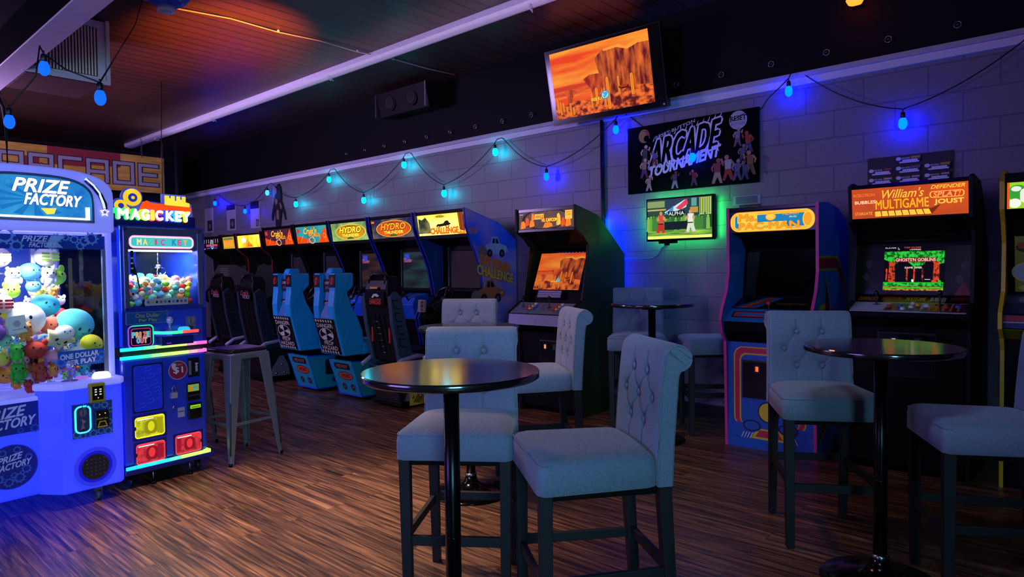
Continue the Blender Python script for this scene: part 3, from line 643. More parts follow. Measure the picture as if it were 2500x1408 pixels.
# desert leaves the jumping figure out
hs = Art(o0+ux*.055+uz*.055+fr.n*.003, ux, uz, TW-.055-.115, TH-.085, .001, emi('#d85010', 1.0))
desert(hs); hs.build('screen', t)
lg = Art(o0+fr.n*.003, ux, uz, TW, TH); lg.ell(.975, .035, .008, .013, mat('#a8b0c0', .4)); lg.build('logo_mark', t)
br_ = MB(); br_.box(5.12-5.15, WX-5.15, -.12, .12, .25, .45, BLACK); br_.build('wall_bracket', t)

# black speaker box on the upper wall
t = thing('wall_speaker', (5.1, 6.25, 3.16), 0, 'long black twin-cone speaker mounted high on the black upper wall', 'speaker')
s_ = MB(); s_.prism([(0, .0), (WX-5.1-.006, .03), (WX-5.1-.006, .28), (-.06, .28)], 'y', -.46, .46, mat('#07080c', .5, spec=.2)); s_.build('cabinet', t, bevel=.006)
for y in (-.20, .20):
    c = MB(); c.torus((-.038, y, .14), .085, .008, mat('#121216', .5), 'x'); c.lathe([(0, 0), (.02, 0), (.075, .03)], mat('#08080a', .6), n=20)
    k0 = len(c.v)-60
    for i in range(len(c.v)-60, len(c.v)):
        x, yy, z = c.v[i]; c.v[i] = (-.02-z, y+x, .14+yy)
    c.build('speaker_cone', t)
for y0, c_ in ((-.462, '#8a8a90'), (.452, '#55555c')): tr_ = MB(); tr_.box(-.062, -.050, y0, y0+.01, 0, .28, mat(c_, .4)); tr_.build('edge_strip', t)

# small orange lamp high on the upper wall at the top edge
t = thing('orange_wall_lamp', (WX-.02, 1.38, 3.205), 0, 'small orange lamp glowing on the black upper wall at the top edge', 'lamp')
MB().lathe([(.001, -.03), (.045, -.028), (.06, .0), (.05, .03), (.001, .035)], emi('#ff5014', 7.0), c=(-.07, 0, 0)).build('shade', t)
MB().box(-.03, .016, -.04, .04, -.03, .06, BLACK).build('mount', t)
# ---------------------------------------------------------------- bar chairs
FAB = fabric()
def rrect_ring(x, y0, y1, r, z, xb=None, n=5):
    """rounded rectangle |x|<=half width from y0 (front) to y1 (back); xb: half width at the back"""
    xb = x if xb is None else xb; pts = []
    for cx, cy, t0 in ((xb-r, y1-r, 0), (-(xb-r), y1-r, 90), (-(x-r), y0+r, 180), (x-r, y0+r, 270)):
        for i in range(n+1):
            t = math.radians(t0+i*90/n); pts.append((cx+r*math.cos(t), cy+r*math.sin(t), z))
    return pts
BTN = [(-.06, .945), (.06, .945), (-.12, .86), (0, .86), (.12, .86), (-.06, .775), (.06, .775)]
def back_pt(x, s):
    """closed outline of the backrest, s in 0..1 from front bottom up over the roll to back bottom"""
    P = [(.198, .585), (.200, .70), (.206, .80), (.214, .90), (.222, .97), (.230, 1.012), (.246, 1.036), (.270, 1.046), (.296, 1.042), (.318, 1.024), (.326, 1.0), (.320, .977), (.302, .962), (.288, .945), (.282, .90), (.274, .80), (.266, .70), (.260, .585)]
    t = s*(len(P)-1); i = min(int(t), len(P)-2); q = t-i
    p0, p1, p2, p3 = P[max(i-1, 0)], P[i], P[i+1], P[min(i+2, len(P)-1)]
    c = lambda a, b, cc, d: .5*((2*b)+(-a+cc)*q+(2*a-5*b+4*cc-d)*q*q+(-a+3*b-3*cc+d)*q**3)
    return c(p0[0], p1[0], p2[0], p3[0]), c(p0[1], p1[1], p2[1], p3[1])
def segd(px, pz, a, b):
    dx, dz = b[0]-a[0], b[1]-a[1]; t = max(0, min(1, ((px-a[0])*dx+(pz-a[1])*dz)/(dx*dx+dz*dz+1e-9)))
    return math.hypot(px-a[0]-t*dx, pz-a[1]-t*dz)
SEAMS = [((-.06, .945), (-.06, 1.03)), ((.06, .945), (.06, 1.03)), ((-.06, .775), (-.06, .70)), ((.06, .775), (.06, .70))]
for a in BTN[:2]+BTN[5:]:
    for b in BTN[2:5]:
        if abs(a[0]-b[0]) < .07: SEAMS.append((a, b))
def make_chair():
    t = thing('bar_chair', (0, 0, 0), 0, 'x', 'chair')
    m = MB(); hw = .222; r = .028
    rings = []
    for z, ins in ((.584, .006), (.588, 0), (.655, 0), (.676, .003), (.689, .012), (.697, .03), (.702, .07), (.704, .13)):
        y0 = -.200+ins; rings.append(rrect_ring(hw-ins, y0, .200-min(ins, .02), max(r, .028), z, .205-ins))
    m.loft(rings, FAB); m.build('seat', t)
    pi = MB(); ring = rrect_ring(hw-.004, -.197, .19, .026, .679, .202)[6*2-1:6*4+1] ; pi.tube([(x, y, z) for x, y, z in rrect_ring(hw-.003, -.197, .19, .028, .680, .202)[10:24]], .0028, FAB, 6)
    pi.build('piping', [c for c in t.children if c.name.startswith('seat')][0])
    nx, ns = 84, 150; hb = .197; v = []; f = []
    for j in range(ns+1):
        s = j/ns; y, z = back_pt(0, s)
        for i in range(nx+1):
            u = -1+2*i/nx; x = hb*u*(1 + (0 if z > .9 else (.9-z)*.10)); d = 0
            if s < .30 and z > .66:
                for bx, bz in BTN:
                    q = (x-bx)**2+(z-bz)**2; d += .016*math.exp(-q/.00030)+.004*math.exp(-q/.0014)
                sd = min(segd(x, z, a, b) for a, b in SEAMS); d += .0075*math.exp(-(sd/.0040)**2)
            edge = max(0, abs(u)-.93)/.07; inset = .010*edge*edge
            yy = y + d; cy_, cz_ = (.24+.05*max(0, z-.9)/.14), z
            if s < .33: yy += inset
            elif s > .72: yy -= inset
            v.append((x, yy, z - (inset if .33 <= s <= .6 and z > 1.0 else 0)))
    for j in range(ns):
        for i in range(nx): a = j*(nx+1)+i; f.append((a, a+1, a+nx+2, a+nx+1))
    m = MB(); m.add(v, f, FAB, True)
    for side in (0, nx):   # close the sides and the bottom
        idx = [j*(nx+1)+side for j in range(ns+1)]
        ctr = []
        for j in range(ns//2): 
            a, b, c, d = idx[j], idx[j+1], idx[ns-j-1], idx[ns-j]
            fc = (a, b, c, d) if side else (d, c, b, a)
            m.add([v[k] for k in fc], [(0, 1, 2, 3)], FAB)
    m.add([v[0], v[nx], v[ns*(nx+1)+nx], v[ns*(nx+1)]], [(0, 1, 2, 3)], FAB)
    bo = m.build('backrest', t)
    for sx in (-1, 1):
        p = MB(); pts = []
        for j in range(0, 108, 3):
            y, z = back_pt(0, j/ns); pts.append((sx*(hb-.001)*(1+(0 if z > .9 else (.9-z)*.10)), y+.006*(1 if j < 62 else -.2), z-(.004 if z > 1.02 else 0)))
        p.tube(pts, .0028, FAB, 6); p.build('piping', bo)
    b0 = None
    for bx, bz in BTN:
        if b0 is None:
            q = MB(); q.ball((0, 0, 0), (.0115, .006, .0115), FAB, 14, 8); b0 = q.build('button', bo); o = b0
        else: o = b0.copy(); C.objects.link(o)
        yv = .2+(bz-.70)*.07; o.location = (bx, yv+.009, bz)
    def leg(nm, pts, s0, s1):
        (x0, y0, z0), (x1, y1, z1) = pts; q = MB()
        q.loft([[(x0-s1, y0-s1, z0), (x0+s1, y0-s1, z0), (x0+s1, y0+s1, z0), (x0-s1, y0+s1, z0)], [(x1-s0, y1-s0, z1), (x1+s0, y1-s0, z1), (x1+s0, y1+s0, z1), (x1-s0, y1+s0, z1)]], DARKWOOD, False)
        return q.build(nm, t, bevel=.002)
    for sx in (-1, 1):
        leg('leg', ((sx*.186, -.170, 0), (sx*.192, -.172, .59)), .021, .017)
        leg('leg', ((sx*.170, .268, 0), (sx*.172, .232, .59)), .022, .017)
    q = MB(); q.box(-.18, .18, -.181, -.161, .255, .292, DARKWOOD); q.build('stretcher', t, bevel=.002)
    q = MB(); q.box(-.165, .165, .242, .262, .285, .32, DARKWOOD); q.build('stretcher', t, bevel=.002)
    for sx in (-1, 1):
        q = MB(); q.loft([[(sx*.188-.009, -.17, .275), (sx*.188+.009, -.17, .275), (sx*.188+.009, -.17, .31), (sx*.188-.009, -.17, .31)], [(sx*.172-.009, .25, .275), (sx*.172+.009, .25, .275), (sx*.172+.009, .25, .31), (sx*.172-.009, .25, .31)]], DARKWOOD, False); q.build('stretcher', t, bevel=.002)
    q = MB(); q.box(-.20, .20, -.185, .20, .565, .588, BLACK); q.build('seat_frame', t)
    return t
def place(o0, first, x, y, deg, label, sc=1.0, group='tufted grey bar chairs'):
    o = o0 if first else copy_tree(o0)
    o.location = (x, y, 0); o.rotation_euler = (0, 0, math.radians(deg)); o.scale = (sc, sc, sc); tag(o, label, None, group); return o
ch0 = make_chair()
CH = [(1.845, 1.924, -53.7, 1, 'grey linen tufted bar chair facing the camera behind the front left round table'),
      (1.868, 1.362, -127.5, 1, 'grey linen tufted bar chair in side view, front centre, right of the front left table'),
      (3.047, 2.579, -127.2, 1.01, 'grey tufted bar chair in side view in front of the green-sided arcade cabinet'),
      (3.26, 3.40, -58, 1.03, 'grey bar chair with only its backrest showing behind the rear round table'),
      (3.357, 1.011, -57.6, 1.015, 'grey blue tufted bar chair in front of the blue and pink arcade cabinet'),
      (3.206, .375, -152.6, 1, 'shadowed grey bar chair cut off by the right edge of the photo'),
      (4.80, 2.90, -60, 1.07, 'dark bar chair in shadow against the block wall behind the dim round table'),
      (4.96, 2.34, -142, 1.07, 'dark bar chair in shadow tucked beside the blue and pink cabinet')]
for i, (x, y, d, s, l) in enumerate(CH): place(ch0, i == 0, x, y, d, l, s)

# ---------------------------------------------------------------- round tables
def make_table():
    t = thing('round_bar_table', (0, 0, 0), 0, 'x', 'table')
    top = MB(); R = .29
    top.lathe([(.001, .945), (R-.006, .945), (R, .949), (R, .966), (R-.003, .970), (.001, .970)], mat('#0d0c0e', .5, 0, .1, 60, .1, 1.0), n=72); o = top.build('tabletop', t)
    # flat shading on the top face for a clean reflection
    for p in o.data.polygons: p.use_smooth = len(p.vertices) == 4 and abs(p.normal.z) < .5
    p = MB(); p.lathe([(.026, .05), (.026, .945)], mat('#0b0c10', .25, .6), n=32); p.lathe([(.0264, .42), (.0264, .4225)], BLACKG, n=32); p.lathe([(.07, .925), (.07, .945)], BLACK, n=20); p.build('pole', t)
    b = MB(); b.lathe([(.225, 0), (.228, .006), (.222, .012), (.15, .024), (.09, .038), (.055, .055), (.038, .075), (.031, .10), (.001, .10)], mat('#08080a', .16, .5), n=56); b.build('base', t)
    c = MB(); c.lathe([(.030, .098), (.034, .10), (.034, .113), (.029, .118)], CHROME, n=24); c.build('collar', t)
    return t
tb0 = make_table()
for i, (x, y, s, l) in enumerate(((1.485, 1.60, 1, 'round black bar table at front left with orange and yellow reflections'), (3.0, .68, 1, 'round black bar table at right with its trumpet base in view'),
        (2.70, 2.75, 1, 'round black bar table behind the front left table, amber reflection on top'), (4.42, 2.545, 1.06, 'dim round bar table in shadow below the small television'))):
    o = tb0 if i == 0 else copy_tree(tb0); o.location = (x, y, 0); o.scale = (s, s, s); tag(o, l, None, 'round bar tables')

# ---------------------------------------------------------------- metal stools
def make_stool():
    t = thing('metal_stool', (0, 0, 0), 0, 'x', 'stool'); g = mat('#7c8892', .40, .6)
    s = MB(); s.loft([rrect_ring(.152, -.152, .152, .035, z) if k else rrect_ring(.152, -.152, .152, .035, z) for k, z in enumerate((.70, .745))], g); s.build('apron', t, bevel=.006)
    p = MB(); p.loft([rrect_ring(a, -a, a, .03, z) for a, z in ((.140, .746), (.148, .750), (.148, .764), (.140, .771))], mat('#23242b', .3, .4)); p.build('seat', t)
    for sx in (-1, 1):
        for sy in (-1, 1):
            L = MB(); a = []
            for z, c, wd in ((.735, .152, .088), (.40, .176, .062), (0, .205, .026)):
                cx, cy = sx*c, sy*c
                a.append([(cx, cy, z), (cx-sx*wd, cy, z), (cx-sx*wd, cy-sy*.006, z), (cx-sx*.010, cy-sy*.010, z), (cx-sx*.006, cy-sy*wd, z), (cx, cy-sy*wd, z)][::(1 if sx*sy > 0 else -1)])
            L.loft(a, g, False); L.tube([(sx*.1765, sy*.1765, .42), (sx*.199, sy*.199, .07)], .006, mat('#33373d', .4, .7), 6)
            L.build('leg', t, bevel=.003)
            MB().lathe([(.001, 0), (.014, 0), (.013, .02), (.001, .022)], BLACK, c=(sx*.199, sy*.199, 0), n=10).build('foot_cap', t)
    for a, b in (((-1, -1), (1, -1)), ((1, -1), (1, 1)), ((1, 1), (-1, 1)), ((-1, 1), (-1, -1))):
        q = MB(); z = .27; c = .182; q.tube([(a[0]*c, a[1]*c, z), (b[0]*c, b[1]*c, z)], 0, g, sq=(.004, .009)); q.build('brace', t)
    return t
st = make_stool(); st.location = (2.195, 4.565, 0); st.rotation_euler = (0, 0, math.radians(8)); tag(st, 'gunmetal square stool standing just right of the key machine, in full view', None, 'metal stools')
s2 = copy_tree(st); s2.location = (2.02, 5.22, 0); s2.rotation_euler = (0, 0, math.radians(14)); tag(s2, 'gunmetal square stool mostly hidden behind the nearer stool and the key machine', None, 'metal stools')

# ---------------------------------------------------------------- arcade cabinets along the wall
def offset_poly(poly, d):
    n = len(poly); out = []; area_ = sum(poly[i][0]*poly[(i+1) % n][1]-poly[(i+1) % n][0]*poly[i][1] for i in range(n)); sg_ = 1 if area_ > 0 else -1
    for i in range(n):
        a, b, c = Vector(poly[i-1]), Vector(poly[i]), Vector(poly[(i+1) % n])
        e1, e2 = (b-a).normalized(), (c-b).normalized(); n1 = Vector((e1.y, -e1.x))*sg_; n2 = Vector((e2.y, -e2.x))*sg_
        k = n1+n2; k = k/max(.35, k.length_squared)*2 if k.length > 1e-6 else n1
        out.append(tuple(b+k*d))
    return out
def cab(name, Yc, W, prof, label, side, trim, body=BLACK, cat='arcade cabinet', group=None, front=None, X=5.0):
    """prof: side outline (y,z), front first from top to bottom then back. y=0 is world X=5.0"""
    t = thing(name, (X, Yc, 0), -PI/2, label, cat, group); t['W'] = W
    out = []
    for sx in (-1, 1):
        a, b = (sx*W/2, sx*(W/2-.018)); q = MB(); q.prism(prof, 'x', min(a, b), max(a, b), side)
        out.append(q.build('side_panel', t))
        nfront = front or len(prof)-2
        r = MB()
        for i in range(nfront):
            p, q2 = prof[i], prof[i+1]
            if i+1 > nfront: break
            d = Vector((q2[0]-p[0], q2[1]-p[1])).normalized(); nn = Vector((d.y, -d.x)); 
            if nn.x > 0 and abs(d.y) > .3: nn = -nn
            h = .006
            v = [(p[0]-d.x*.002, p[1]-d.y*.002), (q2[0]+d.x*.002, q2[1]+d.y*.002), (q2[0]+nn.x*h+d.x*.002, q2[1]+nn.y*h+d.y*.002), (p[0]+nn.x*h-d.x*.002, p[1]+nn.y*h-d.y*.002)]
            r.prism(v, 'x', min(a, b)-.001, max(a, b)+.001, trim)
        r.build('edge_trim', t)
    return t, out
def core(t, poly, m=BLACK, name='cabinet_body'):
    W = t['W']; q = MB(); q.prism(poly, 'x', -W/2+.0175, W/2-.0175, m); return q.build(name, t)
def face(t, p0, p1, u0=0, u1=1, back=None, th=.01, lift=.001):
    """Art on the face going from lower (y,z) p0 up to p1, spanning fractions u0..u1 of the inner width"""
    W = t['W']-.038; uz = Vector((0, p1[0]-p0[0], p1[1]-p0[1])); n = Vector((1, 0, 0)).cross(uz.normalized())
    return Art(Vector((-W/2+u0*W, p0[0], p0[1]))+n*(th+lift), (1, 0, 0), uz, (u1-u0)*W, uz.length, th, back)
def buttons(t, pts, colors, n=Vector((0, -.2, .98)), r=.014, par=None):
    for (x, y, z), c in zip(pts, colors):
        q = MB(); q.lathe([(r*1.25, 0), (r*1.25, .004), (r, .006), (r, .012), (r*.8, .015), (.001, .015)], mat(c, .3, spec=.6), n=14)
        ob = q.build('button', par or t, loc=(x, y, z)); ob.rotation_euler = (math.radians(12), 0, 0)
def joystick(t, x, y, z, top='#0a0a0c', h=.07, rr=.016):
    q = MB(); q.lathe([(.024, 0), (.024, .003), (.006, .005), (.005, h)], STEEL, n=12); o = q.build('joystick', t, loc=(x, y, z))
    MB().ball((0, 0, h+rr*.8), (rr, rr, rr*1.1), mat(top, .25), 12, 8).build('ball_top', o); return o
def coin_door(t, x0, x1, y, z0, z1, m=BLACKG, lit='#ff8a3a', frame='#1b1b22'):
    q = MB(); q.box(x0, x1, y-.012, y, z0, z1, mat(frame, .4, .3)); d = q.build('coin_door', t, bevel=.006)
    g = MB(); g.box(x0+.012, x1-.012, y-.016, y-.011, z0+.012, z1-.012, m); g.build('door_panel', d, bevel=.003)
    w_ = x1-x0; cx = (x0+x1)/2
    for s in (-.2, .2):
        k = MB(); a = cx+s*w_; k.box(a-.022, a+.022, y-.024, y-.015, z1-.085, z1-.03, mat('#2a2a30', .4, .4)); k.box(a-.010, a+.010, y-.026, y-.023, z1-.075, z1-.04, emi(lit, 1.2) if s < 0 else mat('#6a6a78', .3, .5)); k.build('coin_slot', d)
    k = MB(); k.lathe([(.001, 0), (.009, 0), (.009, .006), (.001, .006)], CHROME, n=12)
    for i in range(len(k.v)): x, yy, z = k.v[i]; k.v[i] = (cx+.25*w_+x, y-.016-z, (z0+z1)/2-.02+yy)
    k.build('door_lock', d); return d
def marq(t, p0, p1, bg, u0=.02, u1=.98, s=1.0):
    A = face(t, p0, p1, u0, u1, emi(bg, s) if isinstance(bg, str) else bg, .012); return A

# --- green-sided versus fighting cabinet
MVY, MW = 3.70, .68
mvp = [(-.42, 1.835), (-.415, 1.63), (-.31, 1.575), (-.235, 1.50), (-.25, 1.38), (-.33, 1.01), (-.40, .985), (-.545, .90), (-.55, .81), (-.40, .73), (-.38, .0), (.34, 0), (.34, 1.42), (-.08, 1.76)]
t, sides = cab('arcade_cabinet', MVY, MW, mvp, 'black arcade cabinet with dark green side, orange marquee and desert fight on screen', mat('#20301c', .32), mat('#0c0c10', .5, spec=.2), front=10)
core(t, [(-.39, 1.82), (-.39, 1.64), (-.24, 1.56), (-.14, 1.50), (-.10, 1.45), (-.27, .98), (-.37, .975), (-.53, .895), (-.53, .80), (-.385, .725), (-.365, .06), (-.30, 0), (.33, 0), (.33, 1.41), (-.09, 1.745)])
A = marq(t, (-.392, 1.65), (-.392, 1.80), emi_noise('#5e4a44', '#8a6a60', .6, (5, 5, 5)))
O1, O2, OY = emi('#ff7a1c', 1.3), emi('#e8501c', 1.1), emi('#f8b040', 1.3)
A.ring(.5, .55, .44, .62, .10, emi('#3a2c30', .5)); A.rect(.30, .55, .47, .86, OY); A.text('VERSUS', .31, .62, .46, .78, emi('#8a3c10', .8), .02)
for u, v, w_, h_, m in ((.03, .05, .10, .45, O1), (.12, .2, .08, .5, O2), (.20, .12, .10, .4, O1), (.24, .5, .06, .42, O1), (.70, .15, .08, .7, OY), (.78, .08, .08, .5, O2), (.86, .06, .10, .6, O1), (.46, .05, .18, .3, O1)):
    A.poly([(u, v), (u+w_*.4, v-.02), (u+w_, v+.05), (u+w_*.9, v+h_*.7), (u+w_*.6, v+h_), (u+w_*.2, v+h_*.9)], m)
for i in range(14): A.line([(.04+i*.067, .1), (.07+i*.067, .1+.35*((i*7) % 3+1)/3)], .012, emi('#5a1c08', .5))
A.rect(.44, .36, .74, .60, emi('#b4541c', .9)); A.text('VS. CAPCOM', .45, .38, .73, .56, emi('#ffd23c', 1.5), .03); A.rect(.87, .45, .99, .95, OY); A.text('MARVEL', .885, .80, .975, .88, emi('#8a3c10', .6)); A.text('SUPER', .885, .66, .975, .74, emi('#8a3c10', .6))
A.rect(.03, .84, .10, .90, emi('#b8a0d8', .8)); A.build('marquee', t)
mg = MB(); mg.box(-.33, .33, -.41, -.39, 1.80, 1.83, BLACKG); mg.box(-.33, .33, -.41, -.39, 1.622, 1.648, BLACKG); mg.build('marquee_frame', t, bevel=.003)
A = face(t, (-.29, 1.50-.02), (-.22, 1.55), .3, .7, BLACK); A.build('speaker_grille', t)
A = face(t, (-.115, 1.405), (-.10, 1.445), .33, .93, mat('#0c0b14', .4), .004)
for i in range(9): A.rect(.05+i*.1, .2, .12+i*.1, .42, mat('#8a7ab0', .5)); A.ell(.09+i*.1, .68, .022, .18, mat('#a49ac0', .5))
A.build('instruction_card', t)
S = face(t, (-.268, 1.10), (-.135, 1.43), .10, .90, mat('#050506', .2), .006, .004); desert(S, s=.9); S.build('screen', t)
sb = face(t, (-.300, 1.03), (-.272, 1.095), .2, .62, mat('#6a5a74', .5), .004)
for i in range(3): sb.rect(.03, .15+i*.3, .97, .30+i*.3, mat('#b09ab4', .5))
sb.build('score_strip', t)
A = face(t, (-.53, .898), (-.375, .982), 0, 1, mat_noise('#5c5a68', '#7c7a8c', .4, (30, 30, 30)), .006); A.rect(0, .92, 1, 1, mat('#8a88a0', .35)); cp = A.build('control_panel', t)
A = face(t, (-.548, .80), (-.538, .893), 0, 1, mat('#8c84ac', .5), .006); A.build('panel_front', t)
for x0 in (-.22, .08):
    joystick(t, x0-.02, -.44, .955)
    buttons(t, [(x0+.055+.034*k+.01*r, -.475+.034*r, .938+.019*r) for r in range(2) for k in range(3)]+[(x0+.10, -.40, .975)], ['#c8281e', '#e8b820', '#1c4ac8', '#d02c20', '#e8b820', '#2450c8', '#d8d4c8'])
coin_door(t, -.10, .16, -.378, .30, .66)

# --- Ms. PAC-MAN cabinet
PINK = mat('#d63c8c', .4)
pp = [(-.335, 1.715), (-.33, 1.45), (-.325, 1.25), (-.36, 1.12), (-.44, .99), (-.47, .915), (-.44, .82), (-.385, .76), (-.36, 0), (.34, 0), (.34, 1.53), (.28, 1.63), (.10, 1.70), (-.12, 1.73)]
t, sides = cab('arcade_cabinet', 1.75, .635, pp, 'blue arcade cabinet with pink edge trim and yellow Ms. PAC-MAN marquee', mat('#1f6ccc', .35), PINK, front=9)
core(t, [(-.31, 1.70), (-.31, 1.54), (-.12, 1.50), (-.04, 1.42), (-.10, 1.06), (-.30, .985), (-.43, .90), (-.425, .835), (-.365, .765), (-.345, .05), (-.34, 0), (.33, 0), (.33, 1.52), (.1, 1.68), (-.12, 1.715)])
Yl, Ym, Yd, Bl = emi('#ffc94a', 1.05), emi('#f5a020', 1.05), emi('#c86a10', .9), emi('#1c88c0', .9)
A = marq(t, (-.315, 1.535), (-.315, 1.685), mat('#0a0a0c', .3), 0.0, 1.0)
A.rrect(.01, .03, .99, .97, Ym, .45); A.rrect(.018, .06, .982, .94, Yl, .42); A.rrect(.035, .12, .965, .88, Ym, .36); A.rrect(.045, .16, .955, .84, Yl, .34); A.rrect(.07, .20, .93, .80, Bl, .2)
A.rect(.12, .10, .68, .46, Yl); A.rect(.10, .44, .34, .90, Yl)
A.text('Ms.', .12, .54, .33, .86, Ym, .05, outline=Yd, ow=.02); A.text('PAC-MAN', .12, .14, .82, .44, Ym, .05, outline=Yd, ow=.02)
A.text('MIDWAY', .64, .72, .83, .84, Ym, .02, .2); A.text('Bally', .71, .58, .80, .68, emi('#f4e8c0', 1), .0, .3)
A.ell(.50, .68, .06, .17, Ym); A.ell(.50, .68, .05, .14, Yl); A.ell(.915, .5, .055, .36, Yl); A.ell(.915, .5, .045, .30, Ym)   # plain round emblems
A.build('marquee', t)
MB().box(-.30, .30, -.325, -.31, 1.69, 1.715, BLACKG).build('marquee_frame', t, bevel=.002)
S = face(t, (-.10, 1.07), (-.045, 1.40), .04, .96, mat('#030304', .08), .006); S.build('screen', t)
A = face(t, (-.295, .99), (-.10, 1.058), 0, 1, mat('#101014', .3), .004)
A.poly([(.02, 0), (.3, 0), (.52, 1), (.30, 1)], mat('#2468a8', .4)); A.poly([(.08, 0), (.22, 0), (.45, 1), (.36, 1)], mat('#b83c28', .4)); A.poly([(.11, 0), (.15, 0), (.40, 1), (.38, 1)], mat('#d8882c', .4)); A.text('PUSH START TO PLAY', .5, .35, .84, .5, mat('#8a7430', .4), .0)
A.build('screen_bezel', t)
A = face(t, (-.43, .903), (-.30, .983), 0, 1, mat('#2474b4', .35), .006)
A.rect(.06, .3, .5, .8, mat('#0a0a10', .4)); A.rect(.08, .36, .48, .74, mat('#c8303c', .4)); A.rect(.12, .46, .46, .66, mat('#2474b4', .4)); A.rect(.6, .3, .94, .7, mat('#c8303c', .4)); A.build('control_panel', t)
joystick(t, .0, -.37, .955, '#c02020')
A = face(t, (-.355, .0), (-.362, .755), 0, 1, mat('#1a58bc', .4), .005, .004)
yb, pk = mat('#d8c032', .45), mat('#c82c50', .45); bl2 = mat('#1a58bc', .4)
def arch(A, u0, u1, v0, v1, m, t_): A.rrect(u0, v0, u1, v1, m, .14)
A.rrect(.08, .20, .92, .96, yb, .12); A.rrect(.095, .21, .905, .95, pk, .11); A.rrect(.15, .22, .85, .90, yb, .10); A.rrect(.168, .22, .832, .885, bl2, .09)
A.rect(0, 0, 1, .24, bl2)
A.poly([(.36, .20), (.64, .20), (.72, .10), (.28, .10)], yb); A.poly([(.39, .185), (.61, .185), (.66, .12), (.34, .12)], pk)
A.ell(.5, .36, .13, .10, mat('#0b1c40', .5)); A.ell(.5, .36, .115, .088, yb); A.ell(.30, .22, .11, .055, mat('#0b2450', .5)); A.ell(.30, .22, .09, .04, mat('#1c5cb8', .5)); A.ell(.72, .22, .11, .055, mat('#0b2450', .5)); A.ell(.72, .22, .09, .04, mat('#1c5cb8', .5))
for i in range(4): A.poly([(.20+i*.035, .155), (.215+i*.035, .155), (.18+i*.035, .10), (.17+i*.035, .10)], mat('#c8ccd8', .5)); A.poly([(.72+i*.035, .10), (.735+i*.035, .10), (.71+i*.03, .155), (.70+i*.03, .155)], mat('#c8ccd8', .5))
A.build('front_panel', t)
coin_door(t, -.19, .19, -.365, .36, .63, lit='#e86a30')
for o, sx in zip(sides, (-1, 1)):
    if sx < 0: continue
    A = Art((.635/2+.0015, -.33, 0), (0, 1, 0), (0, 0, 1), .66, 1.7); m_ = [mat('#1450a8', .35)]
    A.poly([(0, .80), (.62, .80), (.92, .70), (.98, .60), (.98, .30), (.93, .30), (.93, .58), (.86, .66), (.58, .74), (0, .74)], mat('#c8a02c', .4)); A.poly([(0, .79), (.6, .79), (.88, .69), (.965, .6), (.965, .30), (.94, .30), (.94, .59), (.87, .67), (.58, .75), (0, .75)], mat('#b42838', .4))
    A.poly([(0, .60), (.30, .62), (.30, .60), (0, .56)], mat('#c8a02c', .4)); A.poly([(.22, .73), (.36, .60), (.32, .44), (.14, .50)], mat('#c8a02c', .4)); A.poly([(.22, .71), (.34, .60), (.31, .46), (.16, .51)], mat('#6a2438', .4))
    A.poly([(0, .10), (.30, .16), (.30, .12), (0, .05)], mat('#c8a02c', .4)); A.poly([(0, .09), (.29, .15), (.29, .13), (0, .06)], mat('#b42838', .4)); A.ell(.30, .22, .16, .05, mat('#2a4a28', .5))
    A.build('side_art', o)

# --- multigame cabinet
wp = [(-.36, 1.795), (-.33, 1.57), (-.24, 1.50), (-.22, 1.40), (-.27, 1.06), (-.38, 1.03), (-.42, .98), (-.38, .90), (-.36, 0), (.34, 0), (.34, 1.40), (.10, 1.72), (.0, 1.80), (-.30, 1.82)]
t, sides = cab('arcade_cabinet', .915, .66, wp, 'black arcade cabinet with orange MULTIGAME marquee and green forest game on screen', mat('#07080b', .5, spec=.2), mat('#0c0d12', .5, spec=.2), front=8)
core(t, [(-.335, 1.785), (-.31, 1.58), (-.20, 1.51), (-.17, 1.45), (-.06, 1.44), (-.12, 1.09), (-.25, 1.05), (-.40, 1.0), (-.40, .975), (-.36, .91), (-.345, .05), (-.30, 0), (.33, 0), (.33, 1.39), (.09, 1.71), (.0, 1.79), (-.3, 1.805)])
A = marq(t, (-.322, 1.59), (-.342, 1.775), emi_noise('#b03c10', '#e0581c', .9, (2, 2, 2)), .0, 1.0)
Wy, Wo = emi('#ff9a1c', 1.3), emi('#ffb43a', 1.3); W3 = emi('#6a2008', .5)
A.text("William's", .28, .63, .64, .92, Wo, .015, .35, skew=.0)
A.text('MULTIGAME', .22, .29, .68, .59, Wy, .03, outline=W3, ow=.01); A.poly([(.20, .24), (.70, .24), (.78, .34), (.70, .02), (.26, .02)], emi('#8a3410', .7))
for i in range(8): A.poly([(.215+i*.062, .05), (.27+i*.062, .05), (.262+i*.06, .22), (.212+i*.06, .22)], Wo)
A.text('ROBOTRON:', .02, .74, .22, .84, emi('#f07830', 1.2), .01); A.text('BUBBLES', .03, .50, .22, .60, emi('#ffd0a0', 1.2), .03); A.text('STARGATE', .03, .12, .19, .22, emi('#f0a040', 1.1), .02)
A.poly([(.70, .80), (.98, .86), (.97, .76), (.70, .72)], emi('#e84818', 1)); A.text('DEFENDER', .70, .84, .975, .95, Wo, .03, .3)
A.rrect(.69, .55, .97, .76, Wo, .4); A.rrect(.70, .57, .96, .74, emi('#d83c18', 1), .4); A.text('SPLAT!', .72, .58, .94, .73, emi('#ff9c54', 1.3), .03, .2); A.text('JOUST', .73, .32, .965, .50, emi('#ffb848', 1.3), .04)
A.build('marquee', t)
A = face(t, (-.245, 1.50), (-.315, 1.575), 0, 1, BLACK, .004); A.build('speaker_panel', t)
A = face(t, (-.118, 1.10), (-.062, 1.43), .0, 1, mat('#07070a', .25), .004)
for u, v in ((.04, .35), (.06, .6), (.88, .3), (.92, .55)): A.ell(u, v, .03, .08, mat('#3a3c44', .5))
